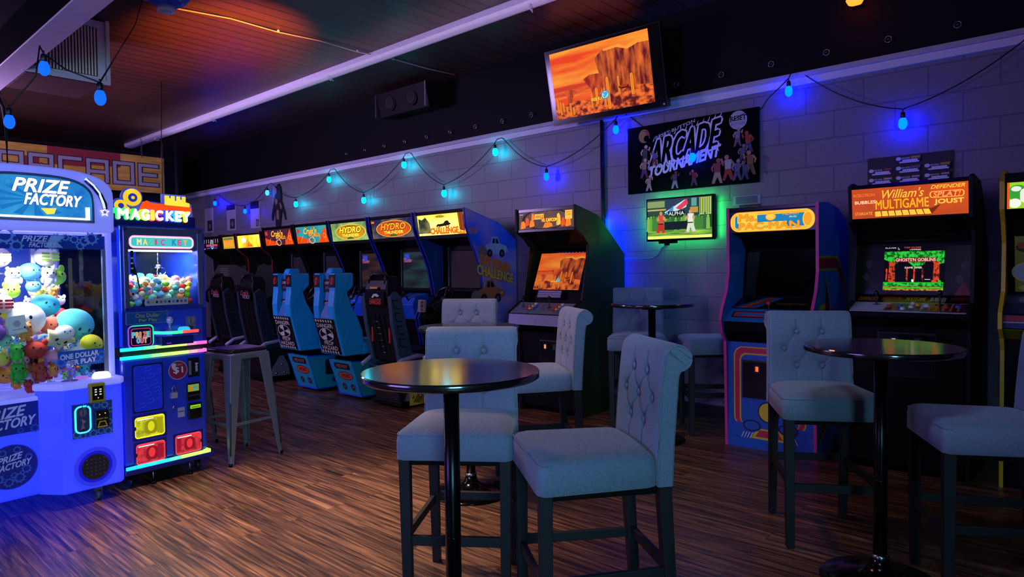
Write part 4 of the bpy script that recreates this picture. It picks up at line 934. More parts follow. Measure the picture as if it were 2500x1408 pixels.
A.poly([(.84, 0), (.98, 0), (.92, .28)], mat('#7a1418', .5)); A.poly([(.02, 0), (.16, 0), (.08, .1)], mat('#1c3470', .5)); A.build('screen_bezel', t)
S = face(t, (-.115, 1.125), (-.068, 1.405), .21, .75, mat('#030303', .2), .004, .010)
gr, gd, tk, tx = emi('#1fc02c', .9), emi_noise('#0a5a14', '#2cd83c', .9, (60, 60, 60), .4, .55, 2), emi_noise('#4a1408', '#e04818', .9, (60, 60, 60), .4, .55, 2), emi('#f0ece0', 1.1)
S.rect(0, .72, 1, .90, gd); S.poly([(0, .72), (.2, .60), (.3, .72)], gd); S.poly([(.35, .72), (.55, .50), (.68, .60), (.72, .72)], gd); S.poly([(.80, .72), (.92, .6), (1, .62), (1, .72)], gd)
for u, w_ in ((.14, .06), (.88, .055)): S.poly([(u-w_, .18), (u+w_, .18), (u+w_*.8, .62), (u+w_*1.3, .66), (u-w_*1.3, .66), (u-w_*.8, .62)], tk)
for u in (.05, .40, .52, .66): S.rect(u-.014, .22, u+.014, .5, tk)
S.rect(0, .10, 1, .17, gd); S.rect(0, .17, 1, .19, gr); S.rect(0, .0, 1, .09, emi_noise('#6a3c08', '#d8a030', .8, (60, 60, 90), .4, .55, 2)); S.rect(0, .045, 1, .075, gr)
S.rect(.19, .65, .88, .745, emi('#7a1c18', .7)); S.text("GHOSTS'N GOBLINS", .205, .665, .865, .735, emi('#ffb4a8', 1.2), .03); S.text('GAME OVER', .36, .50, .65, .54, tx, .02); S.text('TOP SCORE', .34, .965, .62, .995, emi('#ff5a4a', 1)); S.text('109900', .44, .915, .62, .945, tx); S.text('PLAYER 1', .02, .965, .24, .99, tx); S.text('0', .24, .93, .265, .96, tx)
S.ell(.50, .225, .02, .03, tx); S.rect(.49, .19, .52, .21, tx); S.rect(.70, .245, .79, .255, tx); S.ell(.84, .21, .03, .03, emi('#e83c20', 1)); S.ell(.94, .205, .025, .03, gr)
S.build('screen', t)
A = face(t, (-.25, 1.052), (-.125, 1.093), 0, 1, mat('#0a0a14', .3), .003)
for u0, u1, w_, c in ((.0, .20, 'DEFENDER', '#c8882c'), (.22, .42, 'ROBOTRON', '#b83428'), (.44, .63, 'MULTIGAME', '#e0a030'), (.65, .80, 'BUBBLES', '#b8b8c8'), (.82, .99, 'JOUST', '#8a3420')):
    A.text(w_, u0+.01, .2, u1-.01, .7, mat(c, .4), .02)
A.build('game_strip', t)
A = face(t, (-.40, 1.003), (-.25, 1.05), 0, 1, mat('#b0aec8', .3), .005)
A.poly([(0, .05), (.32, .05), (.26, .95), (.10, .95)], mat('#c4c0d8', .3)); A.poly([(.30, .1), (.62, .1), (.60, .9), (.34, .9)], mat('#1a1c48', .3)); A.poly([(.62, .05), (1, .05), (1, .95), (.66, .95)], mat('#3c1a28', .3))
for i in range(5): A.rect(.68+i*.06, .1, .70+i*.06, .9, mat('#c85a3c', .4))
A.build('control_panel', t)
buttons(t, [(-.10, -.33, 1.03), (-.04, -.32, 1.032), (.02, -.33, 1.03), (.05, -.30, 1.04), (.02, -.27, 1.048), (.10, -.31, 1.036), (.20, -.32, 1.032), (.26, -.31, 1.036), (-.02, -.36, 1.02)], ['#c82820', '#2048c0', '#d8d8d8', '#e0b020', '#d0d0d0', '#d8d8d8', '#c82820', '#2048c0', '#d8d8d8'])
joystick(t, -.18, -.29, 1.043, '#16161c', .06); joystick(t, .16, -.27, 1.048, '#16161c', .06)
coin_door(t, -.16, .16, -.352, .60, .88, lit='#b8b0c0')

# --- yellow-edged burger cabinet at the right edge
yp = [(-.26, 1.82), (-.38, 1.75), (-.37, 1.60), (-.30, 1.53), (-.235, 1.41), (-.26, 1.13), (-.40, 1.02), (-.40, .93), (-.31, .87), (-.27, .80), (-.27, 0), (.36, 0), (.36, 1.60), (.10, 1.83)]
YE = mat('#d8b820', .4)
t, sides = cab('arcade_cabinet', .135, .64, yp, 'arcade cabinet with yellow edges and cartoon burger art, cut off by right edge', mat('#c8a020', .4), YE, front=10)
core(t, [(-.33, 1.80), (-.33, 1.60), (-.24, 1.54), (-.20, 1.42), (-.12, 1.12), (-.36, 1.01), (-.36, .93), (-.26, .86), (-.25, 0), (.35, 0), (.35, 1.59), (.10, 1.815)])
A = marq(t, (-.335, 1.60), (-.335, 1.745), emi('#a8e020', .9)); A.ell(.08, .6, .08, .3, emi('#38a838', .9)); A.ell(.07, .75, .04, .10, emi('#e8f0e0', 1)); A.rrect(.10, .2, .34, .75, emi('#f0f0d8', 1), .3)
for i in range(4): A.rect(.13, .3+i*.1, .32, .32+i*.1, emi('#6a7a40', .6))
A.ell(.06, .2, .05, .18, emi('#f4f8e8', 1)); A.rect(.36, .1, .98, .9, emi('#e87820', 1)); A.rect(.0, .0, .02, 1, emi('#e85a20', 1)); A.build('marquee', t)
A = face(t, (-.14, 1.13), (-.21, 1.45), .06, .94, mat('#8f9c18', .45), .004)
A.ell(.16, .80, .15, .10, mat('#5a1c14', .5)); A.ell(.16, .84, .14, .07, mat('#9a4a20', .5)); A.rect(.03, .78, .30, .80, mat('#4a8a20', .5)); A.ell(.20, .62, .08, .07, mat('#a02430', .5)); A.rect(.19, .68, .205, .76, mat('#1c1c10', .5)); A.ell(.14, .36, .17, .19, mat('#c8c880', .5)); A.ell(.14, .36, .145, .165, mat('#a8b8b0', .5)); A.ell(.14, .42, .06, .05, mat('#1c5a44', .5)); A.rrect(.09, .22, .2, .36, mat('#b0d0d0', .5), .3); A.ell(.12, .08, .09, .05, mat('#d0c840', .5)); A.rect(.35, .05, .96, .95, mat('#050506', .15)); A.build('screen_bezel', t)
A = face(t, (-.36, 1.012), (-.14, 1.115), 0, 1, mat('#20285a', .4), .004); A.rect(.0, .5, 1, .85, mat('#44507a', .4)); A.ell(.2, .66, .1, .2, mat('#7a8a88', .4)); A.build('control_panel', t)
A = face(t, (-.36, .93), (-.36, 1.005), 0, 1, mat('#1c2460', .4), .004); A.rect(0, .55, 1, .95, mat('#b02838', .4)); A.rect(0, .42, 1, .5, mat('#c8c0b0', .4)); A.build('panel_front', t)
A = face(t, (-.26, .865), (-.355, .925), 0, 1, mat('#7a8a1c', .5), .004); A.build('lower_lip', t)

# --- sit-down racing cabinets
rp_ = [(-.41, 1.905), (-.39, 1.74), (-.35, 1.63), (-.255, 1.447), (-.20, 1.32), (-.16, 1.15), (-.135, 1.0), (-.33, .90), (-.38, .78), (-.30, .45), (-.30, 0), (.36, 0), (.36, 1.60), (.08, 1.78)]
def racing(Yc, W, label, bg, side, trim, art, scr, dash, group='seated racing cabinets'):
    t, sides = cab('racing_cabinet', Yc, W, rp_, label, side, trim, front=10, group=group, cat='arcade cabinet')
    core(t, [(-.375, 1.885), (-.36, 1.75), (-.33, 1.65), (-.20, 1.60), (-.02, 1.55), (-.02, 1.06), (-.10, .99), (-.31, .89), (-.36, .78), (-.28, .44), (-.28, 0), (.35, 0), (.35, 1.59), (.07, 1.765)])
    A = marq(t, (-.345, 1.655), (-.378, 1.865), bg, 0.01, .99); art(A); A.build('marquee', t)
    f_ = MB(); W2 = W/2-.018; f_.box(-W2, W2, -.395, -.37, 1.87, 1.90, BLACK); f_.box(-W2, W2, -.36, -.33, 1.615, 1.65, BLACK); f_.build('marquee_frame', t, bevel=.002)
    for sx in (-1, 1):
        q = MB(); q.box(sx*(W2-.10)-.007, sx*(W2-.10)+.007, -.035, -.015, 1.06, 1.54, mat('#55596a', .3, .3)); q.build('bezel_rail', t)
    S = face(t, (-.022, 1.09), (-.022, 1.50), .18, .82, mat('#04040a', .12), .006, .004); scr(S); S.build('screen', t)
    A = face(t, (-.31, .892), (-.10, .99), 0, 1, mat(dash, .35), .006); d_ = A.build('dashboard', t)
    wh = MB(); wh.torus((0, 0, 0), .135, .016, BLACKG, 'z', 28, 8)
    for a in (90, 210, 330): wh.tube([(0, 0, -.01), (.13*math.cos(math.radians(a)), .13*math.sin(math.radians(a)), 0)], .011, mat('#30323a', .4), 6)
    wh.ball((0, 0, 0), (.04, .04, .02), mat('#20222a', .4), 14, 8); wo = wh.build('steering_wheel', t, loc=(0, -.36, .99)); wo.rotation_euler = (math.radians(62), 0, 0)
    k = MB(); k.tube([(0, -.22, .94), (0, -.36, .985)], .03, BLACK, 10); k.build('steering_column', t)
    b = MB(); b.box(-W/2+.05, W/2-.05, -.33, -.26, .02, .42, BLACK); b.build('pedal_box', t, bevel=.01)
    return t, sides
def scr_dark(S): S.rect(.02, .02, .98, .98, emi_noise('#06040a', '#2a1626', .25, (4, 4, 4))); S.ell(.7, .4, .05, .02, emi('#6a3aa0', .5))
def scr_logo(lo, hi, k=.5):
    def f(S):
        S.rect(.0, .0, 1, 1, emi_noise(lo, hi, k, (2, 2, 9), .4, .6)); S.rect(.05, .80, .24, .95, emi('#3048d0', .8)); S.text('Thunder', .03, .72, .34, .83, emi('#d06a90', .8), .01, .3); S.rect(.68, .90, .80, .95, emi('#3a50c0', .6)); S.rect(.82, .90, .95, .95, emi('#c05028', .6))
    return f
def oval(A, fill, line, txt):
    A.ell(.53, .48, .42, .44, emi(line, 1.3)); A.ell(.53, .48, .40, .41, emi('#1c2414', .5)); A.ell(.53, .48, .385, .39, emi(fill, 2.2)); A.ell(.53, .48, .37, .36, emi('#28301c', .6)); A.ell(.53, .47, .36, .34, emi(fill, 1.2))
    A.text('HYDRO', .23, .44, .83, .76, emi(txt, 1.8), .05, .3, outline=emi('#241c10', .3), ow=.05); A.text('THUNDER', .30, .22, .76, .37, emi('#ffd84a', 1.5), .04, .1); A.poly([(.42, .10), (.62, .10), (.56, .20), (.46, .20)], emi('#2c7a3c', .8))
def art_h1(A): A.rect(0, 0, 1, 1, emi_noise('#24482c', '#b8e480', 1.15, (2.5, 2.5, 2.5))); oval(A, '#c88a18', '#f4d850', '#f8c428')
def art_h2(A): A.rect(0, 0, 1, 1, emi_noise('#141c4c', '#a08c48', 1.1, (2.5, 2.5, 2.5), .45, .7)); A.rect(.0, .82, .08, .92, emi('#f07828', 1)); oval(A, '#d8500c', '#ffae30', '#ff8a18')
def art_off(A):
    A.rect(0, 0, 1, 1, emi_noise('#c8a010', '#f4e070', 2.8, (2, 2, 4))); A.poly([(0, .1), (.02, .85), (.10, .78), (.18, .9), (.26, .6), (.28, .1)], emi_noise('#3c4424', '#a8a460', .6, (12, 12, 12)))
    A.poly([(.88, .2), (.87, 1), (.98, 1), (.99, .1)], emi('#8a3a0c', .9)); A.line([(.90, .3), (.895, 1)], .03, emi('#c86418', 1)); A.line([(.95, .2), (.945, 1)], .03, emi('#c86418', 1))
    K = emi('#302808', .4); A.poly([(.38, .42), (.46, .52), (.56, .55), (.60, .66), (.66, .68), (.68, .58), (.72, .50), (.66, .44), (.50, .40)], K); A.ring(.45, .43, .04, .10, .4, K); A.ring(.64, .43, .04, .10, .4, K); A.ell(.5, .9, .09, .07, emi('#d8b828', 1)); A.text('OFF ROAD', .40, .82, .62, .92, K, .02)
    A.text('CHALLENGE', .27, .06, .86, .34, emi('#f06a10', 1.4), .05, .1, outline=emi('#a82c08', .8), ow=.02); A.poly([(.84, .0), (.9, .2), (.94, .1), (1, .18), (1, 0)], emi('#e8902c', 1.1))
def art_cruis(bg1, bg2):
    def f(A):
        A.rect(0, 0, 1, 1, emi_noise(bg1, bg2, 1.2, (3, 3, 3))); O = emi('#e8480c', 1.1)
        for p in ([(0, .0), (.30, .0), (.34, .25), (.2, .34), (0, .5)], [(.68, .0), (.80, .5), (.92, .95), (.98, .3), (1, 0)], [(.30, 0), (.40, .3), (.48, .02)], [(.75, .1), (.84, .12), (.99, .8), (.95, .1)]): A.poly(p, O)
        for i in range(10): A.line([(.04+i*.10, .05+.1*(i % 3)), (.12+i*.09, .30+.15*(i % 3))], .025, emi('#f8a038', 1.2) if i % 2 else emi('#4a1008', .5))
        A.ring(.50, .16, .09, .2, .2, emi('#f0c890', 1)); A.ring(.9, .42, .05, .14, .2, emi('#f0b060', 1))
        A.text("Cruis'n", .27, .56, .68, .92, emi('#ffb83a', 1.4), .03, .3, outline=emi('#5c1c08', .5), ow=.02); A.text('WORLD', .42, .38, .76, .56, emi('#f0a028', 1.3), .05, .2, outline=emi('#3c1408', .5), ow=.02)
        A.rect(.05, .66, .14, .90, emi('#d84028', .9))
    return f
R = [(5.10, .76, 'racing cabinet with yellow desert marquee and blue sky side art', '#d8b020', mat('#1b3a86', .35), mat('#16309a', .3), art_off, lambda S: S.rect(.02, .02, .98, .98, emi_noise('#080404', '#2e150c', .35, (2, 2, 2))), '#0c0c12'),
     (5.90, .78, 'racing cabinet with orange HYDRO THUNDER oval on dark blue marquee', '#202c58', mat('#07070b', .5, spec=.2), mat('#1626a0', .3), art_h2, scr_logo('#050a0a', '#1c4a44'), '#1a4ab8'),
     (6.71, .78, 'racing cabinet with yellow HYDRO THUNDER oval on pale green marquee', '#6a8a4c', mat('#07070b', .5, spec=.2), mat('#1626a0', .3), art_h1, scr_logo('#080503', '#4a2c12'), '#1a4a90'),
     (7.52, .78, "racing cabinet with bright orange and teal Cruis'n marquee", '#28606c', mat('#07070b', .5, spec=.2), mat('#15151c', .3), art_cruis('#126a80', '#2c9aa0'), scr_dark, '#0c0c12'),
     (8.34, .78, "racing cabinet with dim dark red Cruis'n marquee", '#281c40', mat('#07070b', .5, spec=.2), mat('#15151c', .3), art_cruis('#120e34', '#4a1420'), scr_dark, '#0c0c12')]
RC = []
for a in R:
    t, sides = racing(*a); RC.append(t)
    if a[0] == 5.10:
        # printed side panel with sky, writing and a plain pick-up truck
        o = sides[1]; MP = rp_
        q = MB(); q.prism([(p[0], p[1]) for p in offset_poly(MP, -.004)], 'x', .76/2, .76/2+.0015, mat_noise('#2860d0', '#f4a880', .4, (1, 1.3, 2.6), .42, .68, 3)); so = q.build('side_art', o)
        A = Art((.76/2+.002, -.40, .85), (0, 1, 0), (0, 0, 1), .76, 1.05)
        A.text('MIDWAY', .06, .76, .24, .82, mat('#ff8434', .4), .02, .15)
        def truck(u, v, s, c):
            m = mat(c, .4); d_ = mat('#0a0a10', .5); A.poly([(u, v+.04*s), (u+.05*s, v+.10*s), (u+.16*s, v+.12*s), (u+.20*s, v+.20*s), (u+.34*s, v+.20*s), (u+.40*s, v+.12*s), (u+.56*s, v+.09*s), (u+.60*s, v+.02*s), (u+.4*s, v-.02*s), (u+.05*s, v)], m)
            A.poly([(u+.20*s, v+.12*s), (u+.225*s, v+.18*s), (u+.27*s, v+.18*s), (u+.27*s, v+.12*s)], d_); A.poly([(u+.29*s, v+.12*s), (u+.29*s, v+.18*s), (u+.33*s, v+.18*s), (u+.37*s, v+.12*s)], d_)
            for k in (.14, .44): A.ell(u+k*s, v, .065*s, .05*s, d_); A.ell(u+k*s, v, .03*s, .022*s, mat('#55555c', .4))
            A.ell(u-.03*s, v+.02*s, .10*s, .07*s, mat('#8a6a58', .6)); A.ell(u+.52*s, v+.055*s, .02*s, .012*s, mat('#e8e060', .4))
        truck(.34, .58, .8, '#aeb4c0'); truck(.20, .14, .9, '#b86a3c')
        A.text('OFF ROAD', .26, .43, .84, .52, mat('#ff6a2c', .4), .04, .0, skew=-.10, outline=mat('#d8a020', .4), ow=.02); A.text('CHALLENGE', .20, .33, .90, .42, mat('#ffc428', .4), .04, .0, skew=-.10, outline=mat('#8a4018', .4), ow=.015)
        A.build('side_lettering', o)
# deck controls that stand out: button plate, blue throttle consoles
t = RC[0]
A = Art((-.36, -.40, .85), (1, 0, 0), (0, .1, 1), .11, .13, .02, mat('#b89aa0', .5))
for v in (.2, .5, .8): A.ell(.6, v, .2, .12, mat('#2a1c1c', .4)); A.ell(.6, v, .15, .09, mat('#a02018' if v > .3 else '#c87040', .35))
A.build('button_plate', t)
for t in RC[1:3]:
    q = MB(); q.prism([(-.36, .76), (-.40, .92), (-.36, 1.0), (-.18, 1.04), (-.10, .80)], 'x', .06, .36, mat('#1c50c0', .3)); q.tube([(.15, -.39, .95), (.08, -.40, .93), (.06, -.38, .86)], .03, mat('#2a62d8', .3), 8); c = q.build('throttle_console', t, bevel=.012)
    q = MB(); q.tube([(.26, -.36, .95), (.27, -.43, 1.04)], .010, BLACKG, 8); q.ball((.272, -.44, 1.05), .022, BLACKG, 12, 8); q.build('throttle_lever', c)

# --- three smaller cabinets in the far corner
sp_ = [(-.40, 1.86), (-.37, 1.62), (-.22, 1.50), (-.20, 1.15), (-.36, .98), (-.36, .85), (-.28, .80), (-.28, 0), (.36, 0), (.36, 1.6), (.1, 1.84)]
def small(Yc, W, label, bg, art, X=5.0, trim='#2a1014'):
    t, sides = cab('arcade_cabinet', Yc, W, sp_, label, mat('#100a0c', .4), mat(trim, .3), front=8, X=X)
    core(t, [(-.37, 1.845), (-.35, 1.63), (-.18, 1.52), (-.10, 1.42), (-.16, 1.13), (-.33, .97), (-.33, .85), (-.26, .79), (-.26, 0), (.35, 0), (.35, 1.59), (.09, 1.825)])
    A = marq(t, (-.36, 1.645), (-.375, 1.82), bg, .02, .98); art(A); A.build('marquee', t)
    S = face(t, (-.155, 1.16), (-.105, 1.40), .08, .92, mat('#050507', .12), .006); S.rect(.05, .05, .95, .95, emi_noise('#060406', '#1c1014', .25, (4, 4, 4))); S.build('screen', t)
    A = face(t, (-.33, .975), (-.16, 1.125), 0, 1, mat('#1a1216', .4), .005); A.build('control_panel', t)
    joystick(t, -.06, -.25, 1.04, '#a02020', .06)
    return t
def a_y(A):
    A.rect(0, 0, 1, 1, emi_noise('#f07808', '#ffd838', 2.0, (3, 3, 3))); A.ell(.28, .62, .10, .2, emi('#fff4c0', 3.0)); A.poly([(.4, .05), (.52, .5), (.7, .05)], emi('#f05a10', 1.6))
    for i in range(6): A.line([(.35+i*.1, .2), (.42+i*.09, .85)], .03, emi('#c85a08', 1.2) if i % 2 else emi('#ffe85a', 2))
def a_n(A):
    A.rect(.04, .04, .96, .96, emi('#c8a02c', 1.1)); A.rect(.08, .12, .92, .7, emi('#e86a1c', 1.2))
    for i in range(7): A.rect(.1+i*.12, .15, .15+i*.12, .68, emi('#f0b840', 1.3))
    A.rect(.1, .74, .9, .92, emi('#7a8a50', .8))
def a_d(A):
    A.rect(0, 0, 1, 1, emi('#0a0a18', .3)); A.ring(.52, .45, .10, .42, .35, emi('#b8b4c8', .8)); A.ring(.52, .45, .05, .2, .4, emi('#b8b4c8', .8))
    for i in range(7): A.line([(.06+i*.14, .58), (.08+i*.14, .92)], .07, emi('#c8c0d0', .9))
    A.rect(.18, .28, .42, .48, emi('#d04878', .8)); A.rect(.62, .28, .88, .48, emi('#d04858', .8)); A.rect(.2, .08, .42, .2, emi('#4a48c0', .7)); A.rect(.62, .08, .85, .2, emi('#4a48c0', .7)); A.rect(0, .05, .12, .14, emi('#f08a3c', 1))
SMALLS = [small(9.17, .72, 'small cabinet with glaring yellow-orange backlit marquee in the far row', '#f0a020', a_y, trim='#8a1c14')]; small(9.78, .42, 'narrow cabinet with striped yellow marquee between two wider ones', '#b8902c', a_n); small(10.36, .62, 'dark cabinet with white and pink marquee beside the key machine', '#0a0a18', a_d)

# ---------------------------------------------------------------- racing seats
TEAL = mat('#0c92d6', .42); TEALD = mat('#0a64a0', .45); BEDG = mat('#1838c8', .4)
def blue_seat(X0, Yc, label):
    """rear face towards -X; local axes are world axes"""
    t = thing('racing_chair', (X0, Yc, 0), 0, label, 'chair', 'blue racing seats')
    b = MB(); b.prism([(.0, .395), (.12, .035), (.72, .035), (.72, .36)], 'y', -.20, .20, mat('#128aa4', .4)); bo = b.build('pedestal', t, bevel=.006)
    e_ = MB()
    for y in (-.203, .191): e_.tube([(.72, y+.006, .362), (0, y+.006, .398), (.12, y+.006, .033), (.72, y+.006, .033)], 0, BEDG, sq=(.006, .006))
    e_.tube([(.118, -.2, .033), (.118, .2, .033)], 0, BEDG, sq=(.006, .006)); e_.build('edge_trim', bo)
    uzr = Vector((-.12, 0, .36))
    A = Art((.117, .19, .045), (0, -1, 0), uzr, .38, .36); K = mat('#0a0c18', .4)
    A.rrect(.16, .76, .86, .95, K, .3); A.text('MIDWAY', .24, .80, .78, .91, mat('#b06a60', .4), .02, .3); A.ell(.55, .56, .33, .13, K); A.ell(.55, .56, .31, .11, mat('#c84a28', .4)); A.text('HYDRO', .34, .51, .76, .62, mat('#0c1430', .4), .03, .3)
    for u in (.36, .74): A.ell(u, .22, .10, .12, mat('#8a98a8', .3, .6)); A.ell(u, .22, .08, .095, K); A.ell(u, .22, .04, .05, mat('#2c6a8a', .4))
    A.build('rear_print', bo)
    A = Art((.12, -.2035, .04), (1, 0, 0), (0, 0, 1), .59, .32); A.rrect(.16, .42, .98, .94, K, .12); A.text('DANGER', .45, .55, .8, .75, mat('#6a7078', .4), .02); A.ell(.62, .8, .08, .1, mat('#787e86', .4)); A.rrect(.30, .16, .75, .30, K, .4); A.text('HYDRO THUNDER', .34, .19, .72, .26, mat('#a04030', .4), .01); A.line([(0, .34), (1, .34)], .006, mat('#0e4a60', .5)); A.build('side_print', bo)
    m = MB(); m.prism([(.05, .37), (.05, .47), (.5, .47), (.6, .36)], 'y', -.16, .16, BLACK); m.build('mount', t)
    # cushion
    c = MB(); c.loft([rrect_ring(.19, .0, .42, .05, z) for z in (.46, .47, .56, .575)], TEAL)
    for i in range(len(c.v)): x, y, z = c.v[i]; c.v[i] = (y+.12, x, z+.04*max(0, (y-.2))*1.5)
    c.build('seat', t); 
    w = MB()
    side = [(-.08, .46), (-.176, .83), (-.185, .95), (-.165, 1.10), (-.165, 1.275), (.045, 1.275), (.055, 1.26), (.055, 1.145), (-.015, 1.08), (.02, .97), (.10, .83), (.136, .70), (.15, .60), (.13, .46)]
    def taper(y, z): return y*(1.0 if z < .83 else (.86 if z < 1.1 else .90))
    # lower shell full width
    def slab(y0, y1, rear, m_):
        pts = [(x+(rear if (x < -.15 and z > .85) else 0), z) for x, z in side]; n = len(pts)
        v = [(x, taper(y0, z), z) for x, z in pts]+[(x, taper(y1, z), z) for x, z in pts]
        w.add(v, [tuple(range(n))[::-1], tuple(range(n, 2*n))]+[(i, (i+1) % n, (i+1) % n+n, i+n) for i in range(n)], m_)
    slab(-.205, -.09, 0, TEAL); slab(.09, .205, 0, TEAL); slab(-.09, .09, .055, TEALD)
    w.prism([(-.12, 1.27), (-.09, 1.325), (.02, 1.325), (.03, 1.27)], 'y', -.05, .05, TEAL)
    bk = w.build('backrest', t, bevel=.014, seg=3)
    for y0 in (.085, -.19):
        A = Art((-.167, y0+.10, 1.135), (0, -1, 0), (0, 0, 1), .10, .125, .006, mat('#12060c', .35)); A.ring(.5, .5, .36, .22, .12, mat('#d83c28', .4)); A.line([(.3, .2), (.5, .8)], .06, mat('#d83c28', .4)); A.line([(.45, .2), (.65, .8)], .06, mat('#d83c28', .4)); A.build('headrest_badge', bk)
    A = Art((-.118, .09, 1.09), (0, -1, 0), (0, 0, 1), .18, .125, .006, mat('#0a0a16', .35)); A.text('MIDWAY', .3, .6, .9, .8, mat('#c8c0d0', .4), .02, .2); A.ell(.2, .7, .08, .14, mat('#d03c28', .4)); A.text('OTHER', .2, .2, .9, .4, mat('#c06a90', .4), .01, .2); A.build('label_box', bk)
    A = Art((-.126, .09, .90), (0, -1, 0), (0, 0, 1), .18, .105, .010, mat('#0a0a12', .35)); A.ell(.5, .5, .44, .34, mat('#e0ccc0', .4)); A.ell(.5, .5, .42, .30, mat('#c83820', .4)); A.text('HYDRO', .2, .38, .82, .62, mat('#180c14', .4), .03, .3); A.build('logo_box', bk)
    # danger sign on the lower rear
    a, b = Vector((-.083, .0, .475)), Vector((-.174, 0, .825)); uz_ = b-a; wv = .30
    A = Art(a+Vector((-.003, .17, 0)), (0, -1, 0), uz_, .34, uz_.length, .003, mat('#07080a', .4)); Wm = mat('#c0bcae', .5)
    for i in range(7):
        for v0 in (.02, .91): A.poly([(.04+i*.135, v0), (.11+i*.135, v0), (.09+i*.135, v0+.065), (.02+i*.135, v0+.065)], Wm)
    A.text('DANGER:', .10, .76, .92, .87, Wm, .03); A.text('PROP', .28, .26, .74, .36, Wm, .03); A.text('HAZARD', .12, .12, .9, .23, Wm, .03)
    for k in range(3):
        a_ = math.radians(90+k*120+15); cu, cv = .5, .56
        A.poly([(cu, cv), (cu+.30*math.cos(a_-.3)*1.05, cv+.155*math.sin(a_-.3)), (cu+.36*math.cos(a_+.15), cv+.19*math.sin(a_+.15)), (cu+.26*math.cos(a_+.7), cv+.14*math.sin(a_+.7)), (cu+.10*math.cos(a_+.6), cv+.05*math.sin(a_+.6))], Wm)
    A.ring(.5, .56, .36, .19, .10, Wm); A.build('danger_sign', bk)
    return t
blue_seat(3.82, 5.745, 'nearer of the two bright blue racing seats with a DANGER PROP HAZARD sign')
blue_seat(3.79, 6.50, 'farther of the two bright blue racing seats with a DANGER PROP HAZARD sign')

def black_seat(X0, Yc, label, art, big=False):
    t = thing('racing_chair', (X0, Yc, 0), 0, label, 'chair', 'black racing seats')
    G = mat('#1d2634', .42) if not big else mat('#2f4250', .42); B = mat('#060608', .42, spec=.25)
    b = MB(); b.prism([(.05, .40), (.12, .05), (.76, .05), (.76, .30), (.5, .36)], 'y', -.19, .19, mat('#08080a', .4)); b.box(.10, .78, -.22, .22, .02, .07, BLACK); bo = b.build('pedestal', t, bevel=.01)
    for y in (-.235, .235): q = MB(); q.tube([(.0, y, .40), (.10, y, .46), (.28, y, .485), (.44, y, .46)], .022, mat('#8f8aa8', .35), 8); q.build('fender', t)
    q = MB(); q.prism([(.16, .05), (.42, .05), (.40, .18), (.34, .30), (.30, .30), (.22, .18)], 'y', -.215, -.19, mat('#82808c', .35, .4))
    for x, z in ((.24, .10), (.34, .10), (.31, .2)): q.ball((x, -.218, z), .016, CHROME, 10, 6)
    q.build('bracket_plate', bo)
    if big:
        A = Art((.20, -.222, .02), (1, 0, 0), (0, 0, 1), .20, .15, .004, mat_noise('#a89a18', '#d8cc50', .5, (20, 20, 20))); A.poly([(.2, .2), (.5, .7), (.8, .4), (.6, .1)], mat('#7a7418', .5)); A.build('yellow_decal', bo)
    c = MB(); c.loft([rrect_ring(.19, .0, .42, .05, z) for z in (.42, .43, .52, .535)], B)
    for i in range(len(c.v)): x, y, z = c.v[i]; c.v[i] = (y+.16, x, z+.05*max(0, (y-.2)))
    c.build('seat', t)
    # leaning shell: rear face outline from bottom to top
    w = MB(); rear = [(.12, .44), (.04, .80), (.0, 1.06), (-.01, 1.12)]
    prof = rear+[(.015, 1.20), (.06, 1.245), (.13, 1.235), (.165, 1.17), (.15, 1.06), (.20, .80), (.27, .50), (.26, .44)]
    rings = []
    def W_(z): return .155 if z > 1.1 else (.17 if z > 1.0 else .18)
    n = len(prof); v = [(x, -W_(z), z) for x, z in prof]+[(x, W_(z), z) for x, z in prof]
    w.add(v, [tuple(range(n))[::-1], tuple(range(n, 2*n))]+[(i, (i+1) % n, (i+1) % n+n, i+n) for i in range(n)], B)
    for y in (-.07, 0, .07): w.tube([(.115, y, .50), (.03, y, .88)], 0, mat('#131318', .35), sq=(.006, .02))
    bk = w.build('backrest', t, bevel=.02, seg=3)
    for sy in (-1, 1):
        r = MB(); p2 = [(.10, .42), (.02, .80), (-.005, 1.05), (.06, 1.10), (.115, 1.05), (.17, .80), (.24, .52), (.36, .50), (.37, .43), (.24, .39)]
        y0, y1 = sorted((sy*.175, sy*.225)); r.prism(p2, 'y', y0, y1, G); 
        for k in range(4):
            z = .58+k*.12; x = .205-(z-.5)*.20; r.tube([(x-.02, sy*.228, z), (x-.085, sy*.228, z+.01), (x-.105, sy*.228, z+.085), (x-.04, sy*.228, z+.075)], 0, B, sq=(.004, .004))
        rr = r.build('side_rail', t, bevel=.014, seg=3)
        q = MB(); q.tube([(.17, sy*.16, .43), (.17, sy*.245, .43)], .042, G, 16); q.build('pivot_cap', rr)
    hb = MB(); hb.tube([(.02, -.12, 1.17), (.03, -.12, 1.24), (.05, -.08, 1.262), (.05, .08, 1.262), (.03, .12, 1.24), (.02, .12, 1.17)], .018, B, 8); hb.build('grab_bar', bk)
    A = Art((-.012, .135, .965), (0, -1, 0), (-.02, 0, 1), .27, .135, .008, mat('#08080c', .25)); art(A); A.build('badge', bk)
    if big:
        q = MB()
        for y in (-.13, .13): q.box(.045, .06, y-.008, y+.008, .62, .76, mat('#c03020', .4))
        for i in range(6): q.tube([(.085-.002*i-(i*.014), -.03, .52+i*.06), (.085-.002*i-(i*.014), .03, .52+i*.06)], .004, CHROME, 5)
        q.build('rear_accents', bk); A = Art((-.03, .05, 1.125), (0, -1, 0), (0, 0, 1), .11, .02, .006, mat('#d8902c', .4)); A.build('amber_strip', bk)
    return t
